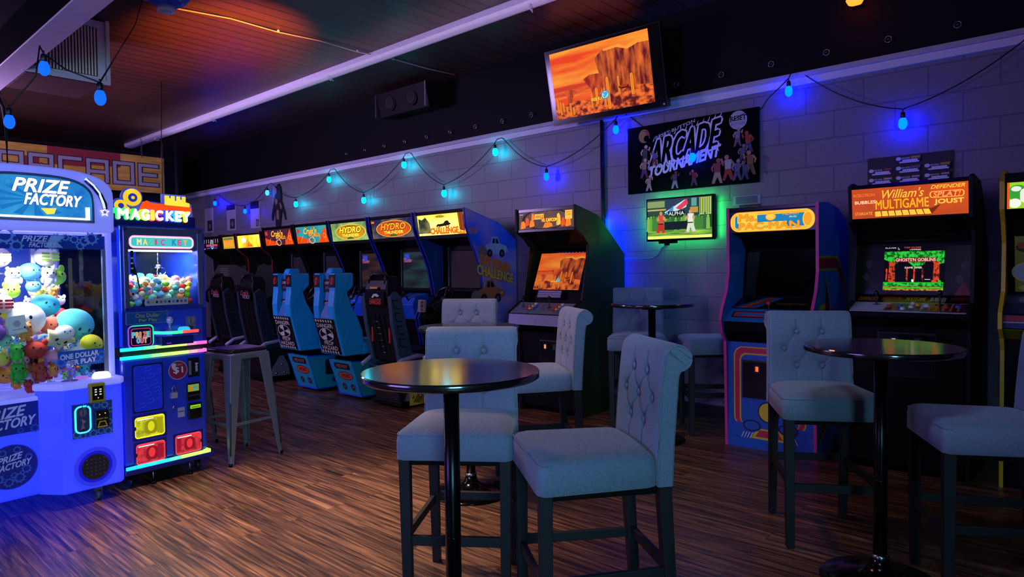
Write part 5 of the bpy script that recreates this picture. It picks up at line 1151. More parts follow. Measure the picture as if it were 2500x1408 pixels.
def bd_off(A): A.text('OFFROAD', .18, .12, .82, .34, mat('#e0401c', .4), .04, .0); A.text('CHALLENGE', .2, .36, .84, .52, mat('#c8441c', .4), .03); A.poly([(.3, .58), (.42, .82), (.6, .86), (.75, .7), (.62, .62), (.5, .7), (.4, .56)], mat('#c8c4cc', .4))
def bd_cr(A): A.text("Cruis'n", .12, .42, .8, .85, mat('#a04a48', .4), .02, .3); A.text('WORLD', .3, .15, .9, .45, mat('#8a8088', .4), .02, .2)
black_seat(3.79, 5.09, 'black racing seat with slate side rails in front of the yellow desert marquee', bd_off, True)
black_seat(3.73, 7.50, "black Cruis'n racing seat directly left of the blue seats", bd_cr)
black_seat(3.75, 8.32, "black Cruis'n racing seat nearest the key machine", bd_cr)

# grey panels modelled in place of glass reflections at the far racing decks
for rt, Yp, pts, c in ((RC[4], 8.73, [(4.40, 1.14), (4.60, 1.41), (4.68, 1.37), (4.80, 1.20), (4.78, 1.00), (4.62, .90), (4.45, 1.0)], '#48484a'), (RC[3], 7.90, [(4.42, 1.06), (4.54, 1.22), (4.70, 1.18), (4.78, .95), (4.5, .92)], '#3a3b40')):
    q = MB(); q.prism([(x-5.0, z) for x, z in pts], 'x', -(Yp-rt.location.y)-.002, -(Yp-rt.location.y)+.002, mat(c, .3)); q.build('glare_panel', rt)
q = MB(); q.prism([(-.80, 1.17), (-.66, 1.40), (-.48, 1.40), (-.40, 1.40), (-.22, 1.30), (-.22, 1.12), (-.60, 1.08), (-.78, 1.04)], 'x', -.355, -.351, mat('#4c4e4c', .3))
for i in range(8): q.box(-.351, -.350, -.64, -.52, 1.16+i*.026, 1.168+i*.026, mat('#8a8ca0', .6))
q.build('glare_panel', SMALLS[0])

# ---------------------------------------------------------------- toys
def settle(n, x0, x1, y0, y1, floor, rad, rnd, tries=30, zmax=9):
    """drop balls one by one onto a sloped floor; returns centres that touch but do not sink into each other"""
    out = []
    for _ in range(n):
        r = rad(rnd); best = None
        for _t in range(tries):
            x, y = rnd.uniform(x0+r, x1-r), rnd.uniform(y0+r, y1-r); z = floor(x, y)+r
            for (a, b, c, q) in out:
                d2 = (a-x)**2+(b-y)**2; R_ = (q+r)*.90
                if d2 < R_*R_: z = max(z, c+math.sqrt(R_*R_-d2))
            sc = z-.35*floor(x, y)
            if best is None or sc < best[0]: best = (sc, x, y, z)
        if best[3]+r > zmax: continue
        out.append((best[1], best[2], best[3], r))
    return out
TOYC = [('mint', '#8fe0c8'), ('pink', '#f098b8'), ('white', '#ece8ee'), ('yellow', '#f0dc58'), ('lilac', '#b89ae0'), ('orange', '#f08a3c'), ('sky blue', '#78b8f0'), ('red', '#d83434'), ('lime green', '#8cd840'), ('teal', '#38a8a8'), ('cream', '#f0e0b8')]
TM = {}
def toy_mesh(kind, col, small=False):
    """unit-radius soft toy facing -y; returns list of (part name, mesh, material)"""
    k = (kind, col, small)
    if k in TM: return TM[k]
    m = mat(col, .75, noise=.18, scale=60); ink = mat('#16161c', .3); pale = mat('#f4f0ea', .7); parts = []
    def mk(nm, b): o = b.build(nm); C.objects.unlink(o); parts.append((nm, o)); return o
    nu, nv = (12, 8) if small else (22, 14)
    b = MB()
    if kind == 'round': b.ball((0, 0, 0), (1, .95, .86), m, nu, nv)
    elif kind == 'eared':
        b.ball((0, 0, -.12), (.88, .8, .78), m, nu, nv)
    elif kind == 'figure':
        b.ball((0, 0, .38), (.62, .56, .56), m, nu, nv); b.ball((0, 0, -.35), (.48, .44, .55), m, nu, nv)
    elif kind == 'star':
        rings = []
        for t, q in ((-.30, .55), (-.15, .9), (.15, .9), (.30, .55)):
            rings.append([((q if i % 2 == 0 else q*.55)*math.cos(math.radians(90+36*i)), t, (q if i % 2 == 0 else q*.55)*math.sin(math.radians(90+36*i))) for i in range(10)])
        b.loft(rings, m)
    body = mk('body', b)
    if not small or kind in ('eared', 'figure'):
        e = MB()
        if kind == 'eared':
            for s in (-1, 1): e.ball((s*.55, 0, .62), (.26, .18, .36), m, 10, 7)
            mk('ears', e)
        elif kind == 'figure':
            for s in (-1, 1): e.ball((s*.55, -.1, -.25), (.18, .18, .34), m, 8, 6); e.ball((s*.28, -.15, -.82), (.24, .30, .2), m, 8, 6); e.ball((s*.42, 0, .85), (.18, .14, .2), m, 8, 6)
            mk('limbs', e)
    if not small or kind == 'round':
        e = MB(); zc, yc = (.38, -.55) if kind == 'figure' else (.05, -.9)
        if kind == 'star': yc = -.33
        if kind == 'eared': yc = -.80
        for s in (-1, 1): e.ball((s*.27, yc+.03, zc+.08), (.085, .05, .11), ink, 8, 6)
        e.tube([(-.1, yc-.01, zc-.12), (0, yc-.03, zc-.17), (.1, yc-.01, zc-.12)], .025, ink, 5); mk('face', e)
    TM[k] = parts; return parts
def toy(kind, col, loc, r, rot, label, group, small=False, name=None):
    t = thing(name or {'round': 'plush_ball_toy', 'eared': 'eared_plush_toy', 'figure': 'plush_animal', 'star': 'plush_star'}[kind], (0, 0, 0), 0, label, 'toy', group)
    t.location = loc; t.scale = (r, r, r); t.rotation_euler = rot
    for nm, src in toy_mesh(kind, col, small): c = src.copy(); C.objects.link(c); c.parent = t
    return t
R5 = math.radians(5); M5 = Matrix.Rotation(R5, 4, 'Z')
def W5(root, x, y, z): v = M5 @ Vector((x, y, z)); return (root[0]+v.x, root[1]+v.y, root[2]+v.z)

# ---------------------------------------------------------------- big prize crane at the left
PFR = (1.0, 4.36, 0)
pf = thing('claw_machine', PFR, R5, 'big glowing blue crane machine reading PRIZE FACTORY, cut off by the left edge', 'claw machine')
GLOW = emi_noise('#0a12f0', '#1c34ff', 1.5, (.8, .8, 1.4), .25, .75); GLOW.node_tree.nodes['Principled BSDF'].inputs['Base Color'].default_value = (.10, .10, .5, 1)
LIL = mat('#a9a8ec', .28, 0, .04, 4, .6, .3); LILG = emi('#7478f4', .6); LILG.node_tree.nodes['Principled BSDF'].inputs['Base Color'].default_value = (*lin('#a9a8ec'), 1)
PB = mat('#14349c', .35); PBD = mat('#0c1c78', .35); PW = mat('#c4c8f4', .35); PG = mat('#3c74c8', .35)
b = MB(); b.box(-.42, .365, .0, .85, .09, .60, GLOW); base = b.build('base_cabinet', pf, bevel=.02, seg=3)
b = MB(); b.prism([(-.04, .02), (.045, -.12), (.335, -.125), (.362, -.10), (.368, .02)], 'z', .085, .695, GLOW); con = b.build('console', pf, bevel=.012, seg=3)
b = MB(); b.prism([(-.05, .0), (.04, -.135), (.345, -.135), (.375, -.10), (.378, .02), (-.05, .02)], 'z', .66, .70, LILG); b.build('console_top', pf, bevel=.012, seg=3)
b = MB(); b.box(-.42, .36, .0, .85, .60, .635, LILG); b.build('window_sill', pf, bevel=.012)
for x0, x1, nm in ((.335, .368, 'corner_post'), (-.42, -.39, 'corner_post')):
    b = MB(); b.box(x0, x1, -.01, .05, .62, 1.56, LILG if x0 > 0 else LIL); b.build(nm, pf, bevel=.01, seg=3)
for x0, x1 in ((.34, .365), (-.42, -.395)):
    b = MB(); b.box(x0, x1, .80, .85, .62, 1.56, LILG); b.build('corner_post', pf, bevel=.006)
b = MB(); b.box(.318, .336, .0, .02, .64, 1.44, mat('#8d97b8', .3, .5)); b.build('window_trim', pf)
# head with the arched top
def archpts(x0, x1, zb, zs, zt, n=22):
    pts = [(x0, zb), (x1, zb)]; cx, rx = (x0+x1)/2, (x1-x0)/2
    for i in range(n+1):
        t = PI*i/n; pts.append((cx+rx*math.copysign(abs(math.cos(t))**.62, math.cos(t)), zs+(zt-zs)*abs(math.sin(t))**.8))
    return pts
b = MB(); b.prism(archpts(-.425, .370, 1.535, 1.74, 1.885), 'y', -.05, .82, LILG); hd = b.build('head', pf, bevel=.018, seg=3)
b = MB(); b.prism(archpts(-.335, .262, 1.585, 1.70, 1.842), 'y', -.058, -.045, mat('#8a90c8', .15, .6)); b.build('marquee_bezel', hd, bevel=.004)
o = MB().prism(archpts(-.32, .247, 1.600, 1.70, 1.826), 'y', -.062, -.050, emi_noise('#0c58c8', '#38b0e8', .9, (3, 3, 3))).build('marquee', hd)
A = Art((-.32, -.0625, 1.60), (1, 0, 0), (0, 0, 1), .567, .226); cy_ = emi('#4ad8f0', 1.1)
for i in range(12):
    a0 = i*PI/6; A.poly([(.5, .45), (.5+.34*math.cos(a0), .45+.40*math.sin(a0)), (.5+.34*math.cos(a0+.24), .45+.40*math.sin(a0+.24))], emi('#2080d8', .8))
A.gears([(.08, .35, .14), (.16, .15, .10), (.88, .30, .12), (.80, .62, .10), (.78, .12, .09), (.92, .55, .07), (.3, .82, .08), (.62, .85, .08)], emi('#2a8ad8', .9))
A.text('PRIZE', .33, .62, .80, .92, emi('#ffffff', 2.2), .04, .3, outline=emi('#3c58b8', .7), ow=.02, skew=.0); A.text('FACTORY', .42, .32, .90, .58, emi('#f4f8ff', 2.0), .04, .3, outline=emi('#3c58b8', .7), ow=.02)
A.poly([(.55, .24), (.68, .26), (.66, .12), (.60, .10)], emi('#e8d84a', 1.2)); A.rect(.0, .0, .93, .05, emi('#e0e8d0', 1.6)); A.rect(.93, .0, .97, .32, emi('#f4f4ff', 2)); A.build('marquee_print', o)
b = MB(); b.tube([(.215, -.068, 1.835), (.255, -.068, 1.80), (.285, -.068, 1.76), (.305, -.068, 1.70), (.31, -.068, 1.672)], .007, emi('#c8d8ff', 1.3), 8)
b.tube([(.22, -.06, 1.83), (.262, -.06, 1.79), (.292, -.06, 1.75), (.314, -.06, 1.70), (.318, -.06, 1.67)], .014, mat('#2c2e58', .15, .6), 8); b.build('light_strip', hd)
A = Art((.285, -.058, 1.625), (1, 0, 0), (0, 0, 1), .06, .055); A.star(.5, .5, .5, emi('#f8f8ff', 2)); A.star(.5, .5, .30, emi('#6a6cf0', .6)); A.build('star_light', hd)
# window glass and its prints
GL = glass()
MB().box(-.40, .336, .008, .012, .635, 1.54, GL).build('window_glass', pf)
MB().box(.350, .354, .05, .80, .635, 1.54, GL).build('side_glass', pf)
A = Art((-.39, .006, 1.438), (1, 0, 0), (0, 0, 1), .725, .078, .001, mat('#16389a', .4))
A.gears([(.33, .9, .5), (.40, .2, .35), (.66, .75, .3), (.72, .85, .22), (.78, .72, .26), (.85, .6, .3), (.82, .25, .25), (.90, .8, .4), (.62, .3, .3), (.05, .6, .4), (.14, .2, .3)], mat('#6c94dc', .4))
A.poly([(.58, .1), (.62, .95), (.72, .9), (.66, .5), (.70, .1)], mat('#8fb0e4', .4)); A.text('PRIZE', .43, .52, .60, .90, PW, .04, .3); A.text('FACTORY', .475, .12, .655, .45, PW, .04, .3); A.build('window_band', pf)
A = Art((.075, .004, .775), (1, 0, 0), (0, 0, 1), .235, .088, .001, mat('#1a50b0', .4)); A.gears([(.06, .3, .25), (.12, .65, .18), (.86, .35, .22), (.95, .6, .2)], mat('#3c7cd0', .4))
A.text('ONE DOLLAR', .05, .52, .88, .84, PW, .05, skew=.14); A.text('PER PLAY', .20, .12, .82, .42, PW, .05, skew=.12); A.build('price_banner', pf)
# interior
MB().box(-.40, .34, .79, .80, .62, 1.54, emi_noise('#0a24a0', '#2250e0', .9, (2, 2, 2))).build('back_panel', pf)
A = Art((-.40, .788, .62), (1, 0, 0), (0, 0, 1), .74, .92)
for u, v, r_ in ((.58, .50, .085), (.68, .42, .055), (.60, .40, .03), (.64, .37, .02), (.2, .45, .05), (.35, .30, .04)): A.star(u, v, r_, emi('#3c9ce0', .7))
A.poly([(.3, .95), (.62, .8), (.58, .62), (.66, .95)], emi('#2c5cd0', .5)); A.build('star_backdrop', pf)
b = MB(); b.box(.20, .225, .76, .79, .62, 1.54, mat('#a8b4cc', .3, .5)); b.build('back_post', pf)
b = MB(); b.box(-.39, .34, .02, .78, .615, .63, mat('#3a4a8a', .5)); b.build('prize_deck', pf)
b = MB(); b.box(-.30, -.29, .03, .30, .63, .86, GL); b.box(-.02, -.012, .03, .26, .63, .86, GL); b.build('chute_guard', pf)
b = MB(); b.tube([(-.39, .30, 1.305), (.20, .30, 1.305)], .006, CHROME, 8); b.build('hanging_rod', pf)
b = MB(); b.tube([(-.38, .05, 1.49), (.33, .05, 1.49)], .010, emi('#eef2ff', 3.0), 8); b.build('light_tube', pf)
b = MB(); b.tube([(.30, .70, .70), (.30, .70, 1.40)], .012, emi('#d8e4ff', 1.0), 8); b.build('light_tube', pf)
for x_, y_, e_ in ((-.1, .12, 5.5), (.22, .45, 4.5), (-.2, .5, 3.5)):
    p_ = W5(PFR, x_, y_, 1.415); l = area('crane_light', p_, (p_[0], p_[1]+.05, 0), .22, .06, (.86, .90, 1.0), e_)
# lower prints, console details
A = Art((-.42, -.001, .445), (1, 0, 0), (0, 0, 1), .44, .165, .004, mat('#122c90', .35))
A.gears([(.95, .85, .14), (.85, .1, .12), (.7, .1, .08), (.98, .12, .09), (.1, .3, .14)], mat('#2a5cc0', .35)); A.text('PRIZE', .32, .56, .76, .88, PW, .04, .3, skew=.08); A.text('FACTORY', .30, .22, .86, .52, PW, .04, .3, skew=.08); A.build('front_print', base)
A = Art((-.42, -.001, .13), (1, 0, 0), (0, 0, 1), .40, .40); ra = .29
A.ell(.66, .36, .30, .30, emi('#2030e8', .6)); A.ell(.66, .36, ra, ra, mat('#12288c', .35)); A.gears([(.50, .22, .06), (.62, .16, .05), (.74, .20, .06), (.82, .30, .05), (.68, .24, .035), (.56, .56, .04), (.72, .58, .04), (.85, .46, .04), (.44, .34, .04)], mat('#3c6cc8', .35))
A.text('PRIZE', .50, .44, .78, .52, PW, .04, .3, skew=.05); A.text('FACTORY', .48, .34, .88, .42, PW, .04, .3, skew=.05); A.build('round_print', base)
A = Art((.09, -.1265, .385), (.995, -.0, 0), (0, 0, 1), .205, .19, .003, mat('#173c96', .35))
A.gears([(.1, .12, .10), (.25, .06, .08), (.5, .08, .10), (.7, .12, .09), (.88, .08, .10), (.92, .35, .08), (.6, .9, .09), (.8, .88, .09), (.3, .93, .07), (.95, .7, .07)], mat('#4a86cc', .35)); cpn = A.build('coin_panel', con)
A = Art((.10, -.1285, .41), (1, 0, 0), (0, 0, 1), .085, .155); A.rrect(0, 0, 1, 1, emi('#3cdcf8', 1.6), .2); A.rrect(.12, .06, .88, .94, mat('#3a5088', .35, .5), .15); A.build('coin_light_ring', con)
A = Art((.118, -.130, .42), (1, 0, 0), (0, 0, 1), .05, .135); A.ell(.5, .78, .38, .16, mat('#8a96b8', .3, .7)); A.rect(.46, .64, .54, .92, mat('#14182c', .4)); A.poly([(.3, .55), (.8, .42), (.5, .3), (.7, .05), (.25, .1), (.4, .35)], mat('#9aa6c4', .3, .6)); A.rect(.35, 0, .65, .12, mat('#141830', .4)); A.build('coin_mechanism', con)
q = MB(); q.box(.20, .272, -.142, -.125, .425, .525, mat('#0a0c10', .3)); bv = q.build('bill_validator', con, bevel=.004)
A = Art((.20, -.1425, .425), (1, 0, 0), (0, 0, 1), .072, .10); A.text('INSERT BILL', .1, .5, .9, .58, mat('#c8b848', .4), .01); A.poly([(.12, .05), (.88, .05), (.72, .40), (.28, .40)], mat('#b8a838', .4)); A.poly([(.22, .12), (.78, .12), (.66, .35), (.34, .35)], mat('#0a0c10', .4)); A.ell(.3, .78, .03, .03, emi('#fff0c0', 2)); A.ell(.7, .82, .03, .03, emi('#fff0c0', 2)); A.build('validator_print', bv)
q = MB(); q.box(.168, .248, -.165, -.125, .575, .685, mat('#8c8416', .35)); kp_ = q.build('card_reader', con, bevel=.008)
A = Art((.180, -.1655, .592), (1, 0, 0), (0, 0, 1), .056, .076, .001, mat('#0c0c12', .2)); 
for u in (.2, .62):
    for v in (.35, .55, .72): A.rect(u, v, u+.2, v+.09, emi('#e8e8d0', .8))
A.ell(.5, .15, .05, .04, emi('#e8f0a0', 1)); A.build('reader_screen', kp_)
A = Art((.09, -.1265, .10), (1, 0, 0), (0, 0, 1), .22, .22); A.ell(.5, .5, .5, .5, emi('#3438f8', .75)); A.ell(.5, .5, .40, .40, emi('#1418d8', .8)); A.ell(.5, .5, .33, .33, mat('#2c2450', .4)); A.ell(.5, .5, .30, .30, mat('#171220', .6))
for i in range(5):
    for j in range(5): A.ell(.30+i*.1, .30+j*.1, .012, .012, mat('#6a6488', .4)); A.k -= 1
A.build('speaker_grille', con)
q = MB(); q.lathe([(.045, 0), (.040, .004), (.014, .008), (.012, .025), (.007, .03), (.007, .075)], mat('#a0a8d0', .2, .6), n=16); q.ball((0, 0, .09), .020, mat('#b8c0e4', .15, .3), 14, 9); q.build('joystick', con, loc=(.115, -.045, .70))
q = MB(); q.lathe([(.046, 0), (.046, .014), (.035, .03), (.001, .034)], emi('#fff0d8', 3.5), n=24); q.build('play_button', con, loc=(.27, -.06, .70))
q = MB(); q.lathe([(.035, 0), (.03, .012), (.001, .014)], emi('#b070e8', .8), n=20); q.build('light_dome', con, loc=(.19, -.0, .70))
for i, (x, y) in enumerate(((.235, -.05), (-.36, .06), (.30, .78), (-.36, .78))):
    q = MB(); q.box(-.022, .022, -.014, .014, .055, .09, STEEL); q.box(-.018, -.013, -.02, .02, .018, .06, STEEL); q.box(.013, .018, -.02, .02, .018, .06, STEEL); c_ = q.build('caster', pf, loc=(x, y, 0))
    w_ = MB(); w_.tube([(-.011, 0, .026), (.011, 0, .026)], .026, mat('#5a5860', .5), 16); w_.build('wheel', c_)

# prizes inside: named ones first, then the heap
def P(x, y, z): return W5(PFR, x, y, z)
rnd = random.Random(11)
G1 = None
big = [('round', '#f2f0f4', (-.03, .20, 1.045), .115, (0, 0, -.2), 'large round white plush with a smiling face in the big crane'),
       ('round', '#58c8c4', (.235, .20, 1.00), .105, (.5, .2, .3), 'large round teal-topped plush right of centre in the big crane'),
       ('round', '#d8cc28', (.285, .10, .885), .062, (.2, .5, .2), 'yellow and red ball plush by the right window edge'),
       ('round', '#2f9cb4', (.135, .34, 1.115), .075, (0, .3, 0), 'crinkled teal foil ball toy in front of the back stars'),
       ('figure', '#4ec84a', (-.10, .06, .875), .050, (0, 0, .2), 'green plush animal with paler face at mid height beside the chute'),
       ('figure', '#3cae40', (-.095, .06, .765), .056, (0, 0, -.1), 'green bodied plush animal standing lowest beside the chute'),
       ('figure', '#c8402c', (.0, .06, .755), .056, (0, 0, .3), 'red plush animal standing behind the joystick'),
       ('eared', '#cc3426', (-.005, .08, .885), .062, (0, .2, -.2), 'red and yellow plush head below the price banner'),
       ('figure', '#d89048', (-.05, .09, .985), .055, (0, 0, .2), 'tan and blue plush figure below the big white plush'),
       ('star', '#e8e0a8', (.11, .09, .93), .10, (.8, .4, .3), 'pale yellow star plush lying across the heap'),
       ('round', '#f0eef0', (.135, .07, .965), .050, (0, 0, 0), 'small white plush with a grey tag in the big crane'),
       ('round', '#e86a50', (.12, .22, 1.0), .06, (0, 0, 0), 'coral plush ball between the white and teal plushes'),
       ('eared', '#7a4ab0', (-.20, .10, 1.0), .075, (0, 0, 0), 'violet plush at the left edge of the big crane'),
       ('round', '#e8d030', (-.17, .16, 1.08), .06, (0, 0, 0), 'yellow and red plush by the left edge, under the pink lollipop toy'),
       ('round', '#e8e8ea', (.20, .09, .83), .055, (0, 0, 0), 'white plush half behind the price banner')]
occ = []
for k, c, p, r, rot, lab in big:
    toy(k, c, P(*p), r, (rot[0], rot[1], rot[2]+R5), lab, None); occ.append((*p, r))
def lolly(p, r, c1, lab, gr='wrapped lollipop toys'):
    t = thing('lollipop_toy', P(*p), R5, lab, 'toy', gr); q = MB(); q.ball((0, 0, 0), (r, r, r*.92), mat('#dcd0c4', .35, 0, .1, 20), 20, 12); q.build('body', t)
    A = Art((-r*.8, -r*1.01, -r*.5), (1, 0, 0), (0, 0, 1), r*1.6, r*1.0); m_ = mat(c1, .4)
    for i in range(3): A.rrect(.04+i*.0, .1+i*.3, .46, .30+i*.3, m_, .5); A.rrect(.54, .1+i*.3, .96, .30+i*.3, m_, .5)
    A.build('wrapper_print', t); q = MB(); q.tube([(0, 0, -r*.9), (0, 0, -r*1.3)], r*.10, WHITE, 6); q.lathe([(.001, r*1.35), (r*.35, r*1.3), (r*.12, r*.95), (r*.2, r*.85)], mat('#d8d0d8', .4), n=10); q.build('wrapper_twist', t)
lolly((-.12, .24, 1.395), .062, '#c84a50', 'pink and cream wrapped lollipop toy hanging at upper left of the crane')
lolly((.115, .24, 1.40), .062, '#8ab048', 'green and cream wrapped lollipop toy hanging at upper middle of the crane')
lolly((-.145, .14, 1.14), .062, '#c8324a', 'red and cream wrapped lollipop toy at mid height by the left edge')
for k, c, p, r, lab in (('round', '#c060c8', (-.185, .27, 1.30), .062, 'magenta plush on the rod at the left edge'), ('figure', '#d8e8e8', (-.045, .26, 1.28), .062, 'white plush with mint cap hanging on the rod'), ('round', '#5aa8dc', (.04, .27, 1.315), .058, 'sky blue smiling plush on the rod'),
                        ('eared', '#70b8d8', (.055, .27, 1.235), .045, 'small blue plush hanging below the rod'), ('figure', '#e8e0e8', (.115, .22, 1.28), .058, 'white plush with red mouth on the rod'), ('eared', '#9cd040', (.165, .27, 1.29), .065, 'lime green plush at the right end of the rod'),
                        ('eared', '#94c838', (-.06, .25, 1.21), .050, 'lime green plush dangling under the white one'), ('figure', '#f0eaea', (-.115, .20, 1.17), .042, 'little white plush over the red lollipop toy')):
    toy(k, c, P(*p), r, (0, 0, R5+rnd.uniform(-.4, .4)), lab, None)
A_ = thing('tag_card', P(-.085, .06, 1.025), R5, 'white square tag card hanging in front of the white plush', 'tag'); q = Art((-.045, 0, -.05), (1, 0, .12), (-.12, 0, 1), .085, .095, .002, mat('#dcdce4', .5)); q.ell(.5, .55, .2, .2, mat('#a8a8b4', .5)); q.rect(.2, .2, .8, .24, mat('#8a8a98', .5)); q.build('card', A_)
def fl_pf(x, y): return .63+.20*max(0, y-.02)
cent = settle(34, .13, .33, .50, .77, lambda x, y: .86, lambda r: r.uniform(.034, .05), rnd, 26, 1.27)+[c for c in settle(225, -.38, .33, .03, .77, fl_pf, lambda r: r.uniform(.034, .058), rnd, 26, 1.10) if not (c[0] > .10 and c[1] > .44 and c[2] > .80)]
def zone(x, y, z):
    return ('front' if y < .28 else 'middle' if y < .52 else 'back') + (' left' if x < -.12 else ' centre' if x < .12 else ' right')
for (x, y, z, r) in cent:
    if any((x-a)**2+(y-b)**2+(z-c)**2 < (r+q)**2*.62 for a, b, c, q in occ): continue
    if z > .95 and y < .16: continue
    if x < -.06 and x > -.26 and y < .14 and z < .80: continue     # the prize chute stays clear
    cn, ch = rnd.choice(TOYC); k = rnd.choice(['round', 'eared', 'figure', 'eared', 'figure', 'star'])
    g = '%s %s toys in the %s of the big crane heap' % (cn, {'round': 'ball', 'eared': 'eared', 'figure': 'animal', 'star': 'star'}[k], zone(x, y, z))
    toy(k, ch, P(x, y, z), r, (rnd.uniform(-.5, .5), rnd.uniform(-.6, .6), R5+rnd.uniform(-1, 1)), 'small %s %s plush in the %s of the big crane heap' % (cn, {'round': 'ball', 'eared': 'eared', 'figure': 'animal', 'star': 'star'}[k], zone(x, y, z)), g)

# ---------------------------------------------------------------- key crane
MKR = (1.66, 4.385, 0)
mk = thing('claw_machine', MKR, R5, 'slim dark blue crane machine with rainbow MAGIC KEY sign and small prize doors', 'claw machine')
NB = mat('#1638c4', .28, 0, .05, 5, .6, .4); NBD = mat('#0a1560', .35); SLV = mat('#6c78a0', .28, .7)
b = MB(); b.box(-.262, .262, .02, .56, .13, .785, NB); lo = b.build('lower_cabinet', mk, bevel=.02, seg=3)
b = MB(); b.box(-.275, .285, -.02, .58, .085, .118, mat('#0a1a78', .35)); b.build('base_plinth', mk, bevel=.008)
# upper body built as a frame around the window
b = MB(); b.box(-.262, -.225, .0, .55, .845, 1.56, NB); b.box(.225, .262, .0, .55, .845, 1.56, NB); b.box(-.262, .262, .0, .55, 1.48, 1.585, NB); b.box(-.262, .262, .0, .55, .845, 1.075, NB); b.box(-.262, .262, .53, .55, .9, 1.56, NB)
up = b.build('upper_cabinet', mk, bevel=.006)
b = MB(); b.box(-.25, .25, .03, .54, .785, .845, mat('#0c2420', .4)); b.build('waist', mk)
q = MB()
for x0, x1, z0, z1 in ((-.245, .245, 1.545, 1.575), (-.245, -.215, 1.07, 1.575), (.205, .24, 1.07, 1.575)): q.box(x0, x1, -.012, .0, z0, z1, SLV)
q.box(-.245, .24, -.012, .0, 1.065, 1.095, mat('#2038a8', .3, .4)); q.build('window_frame', mk, bevel=.006, seg=3)
q = MB(); q.box(-.215, .205, -.008, -.004, 1.44, 1.545, mat('#5c68a4', .25, .5)); q.build('header_panel', mk)
A = Art((-.214, -.014, 1.448), (1, 0, 0), (0, 0, 1), .395, .078, .006, mat('#3a3f68', .3)); A.rrect(.0, .0, 1, 1, emi('#ff90b0', 1.8), .4); A.rrect(.02, .1, .98, .9, emi('#ffe8e4', 2.0), .35); A.rrect(.03, .15, .97, .85, emi('#48c8d0', .95), .3)
for i, (ch, c) in enumerate(zip('MAGIC KEY', ['#e8f0a0', '#f0e060', '#60d0a0', '#d84a78', '#e03c8c', None, '#2a80c8', '#e04a80', '#e8c040'])):
    if c: u = .12+i*.088; A.text(ch, u, .28, u+.06 if ch != 'I' else u+.025, .72, emi(c, 1.0), .05)
A.build('led_header', mk)
MB().box(-.215, .205, .0, .004, 1.095, 1.445, GL).build('window_glass', mk)
q = MB(); q.box(-.055, .05, .50, .528, 1.08, 1.48, emi('#1430e0', .55)); q.box(-.224, -.055, .52, .528, 1.08, 1.48, mat('#20242c', .15, .6)); q.box(.05, .224, .52, .528, 1.08, 1.48, mat('#20242c', .15, .6)); q.build('back_mirror', mk)
q = MB(); q.box(-.225, .225, .01, .53, 1.075, 1.085, NBD); q.build('prize_deck', mk)
q = MB(); q.tube([(-.20, .03, 1.435), (.19, .03, 1.435)], .006, emi('#f4f6ff', 3), 8); q.build('light_tube', mk)
p_ = W5(MKR, 0, .16, 1.44); area('crane_light', p_, (p_[0], p_[1]+.06, 0), .36, .10, (.92, .94, 1), 6.5)
MB().box(-.270, -.262, .0, .012, .86, 1.56, emi('#0a20ff', 2.2)).build('edge_light', mk)
# claw
q = MB(); q.tube([(.10, .30, 1.48), (.10, .30, 1.36)], .005, CHROME, 6); q.lathe([(.001, 1.36), (.022, 1.355), (.022, 1.33), (.001, 1.325)], CHROME, c=(.10, .30, 0), n=12)
for a in (0, 120, 240):
    d = (math.cos(math.radians(a)), math.sin(math.radians(a))); q.tube([(.10+d[0]*.01, .30+d[1]*.01, 1.335), (.10+d[0]*.045, .30+d[1]*.045, 1.33), (.10+d[0]*.05, .30+d[1]*.05, 1.30), (.10+d[0]*.03, .30+d[1]*.03, 1.275)], .004, CHROME, 6)
q.build('claw', mk)
A = Art((-.205, -.002, 1.13), (1, 0, 0), (0, 0, 1), .06, .31); Kk = mat('#101426', .4)
A.poly([(.05, .98), (.35, .98), (.30, .8), (.75, .45), (.9, .25), (.8, .22), (.55, .5), (.0, .55)], Kk); A.ell(.20, .14, .22, .05, mat('#b0b4c4', .4)); A.ell(.20, .14, .12, .026, Kk)
for v in (.62, .72, .82): A.rect(.05, v, .3, v+.03, mat('#c8ccdc', .4))
A.build('window_sticker', mk)
A = Art((-.125, -.004, 1.098), (1, 0, 0), (0, 0, 1), .265, .042, .001, mat('#c0c0cc', .4)); A.rect(.01, .06, .99, .94, mat('#a0a4b0', .4))
for i, c in enumerate(['#7a3c8c', '#c8a030', '#16161c', '#a03838', '#2c6ca8', '#16161c', '#2c78b0', '#16161c', '#b03028', '#7a3c8c']): A.ell(.07+i*.095, .5, .028, .20, mat(c, .4))
A.build('instruction_strip', mk)
# sign on top
sgm = MB(); sgm.box(-.29, .215, .02, .10, 1.575, 1.655, NBD); so = sgm.build('sign_base', mk, bevel=.006)
def keyoutline(g):
    pts = []
    for i in range(15): a = math.radians(-60+i*20); pts.append((-.16+(.052+g)*math.cos(a), 1.758+(.052+g)*math.sin(a)))
    return pts
q = MB(); KB = emi_noise('#2438b0', '#5a60d8', .8, (6, 6, 6)); KY = emi_noise('#e8c020', '#f0e040', 1.15, (5, 5, 5)); KR = emi('#f04a10', 1.2)
def disc(q, cx, cz, r, y0, y1, m, n=24): q.prism([(cx+r*math.cos(2*PI*i/n), cz+r*math.sin(2*PI*i/n)) for i in range(n)], 'y', y0, y1, m)
disc(q, -.16, 1.758, .062, .050, .070, KB); disc(q, -.228, 1.705, .045, .0505, .0705, KB); disc(q, -.205, 1.66, .04, .051, .071, KB)
q.prism([(-.13, 1.70), (-.07, 1.745), (.02, 1.735), (.02, 1.795), (.17, 1.795), (.17, 1.745), (.205, 1.74), (.215, 1.66), (-.2, 1.65)], 'y', .052, .072, KB)
q.build('key_backing', so)
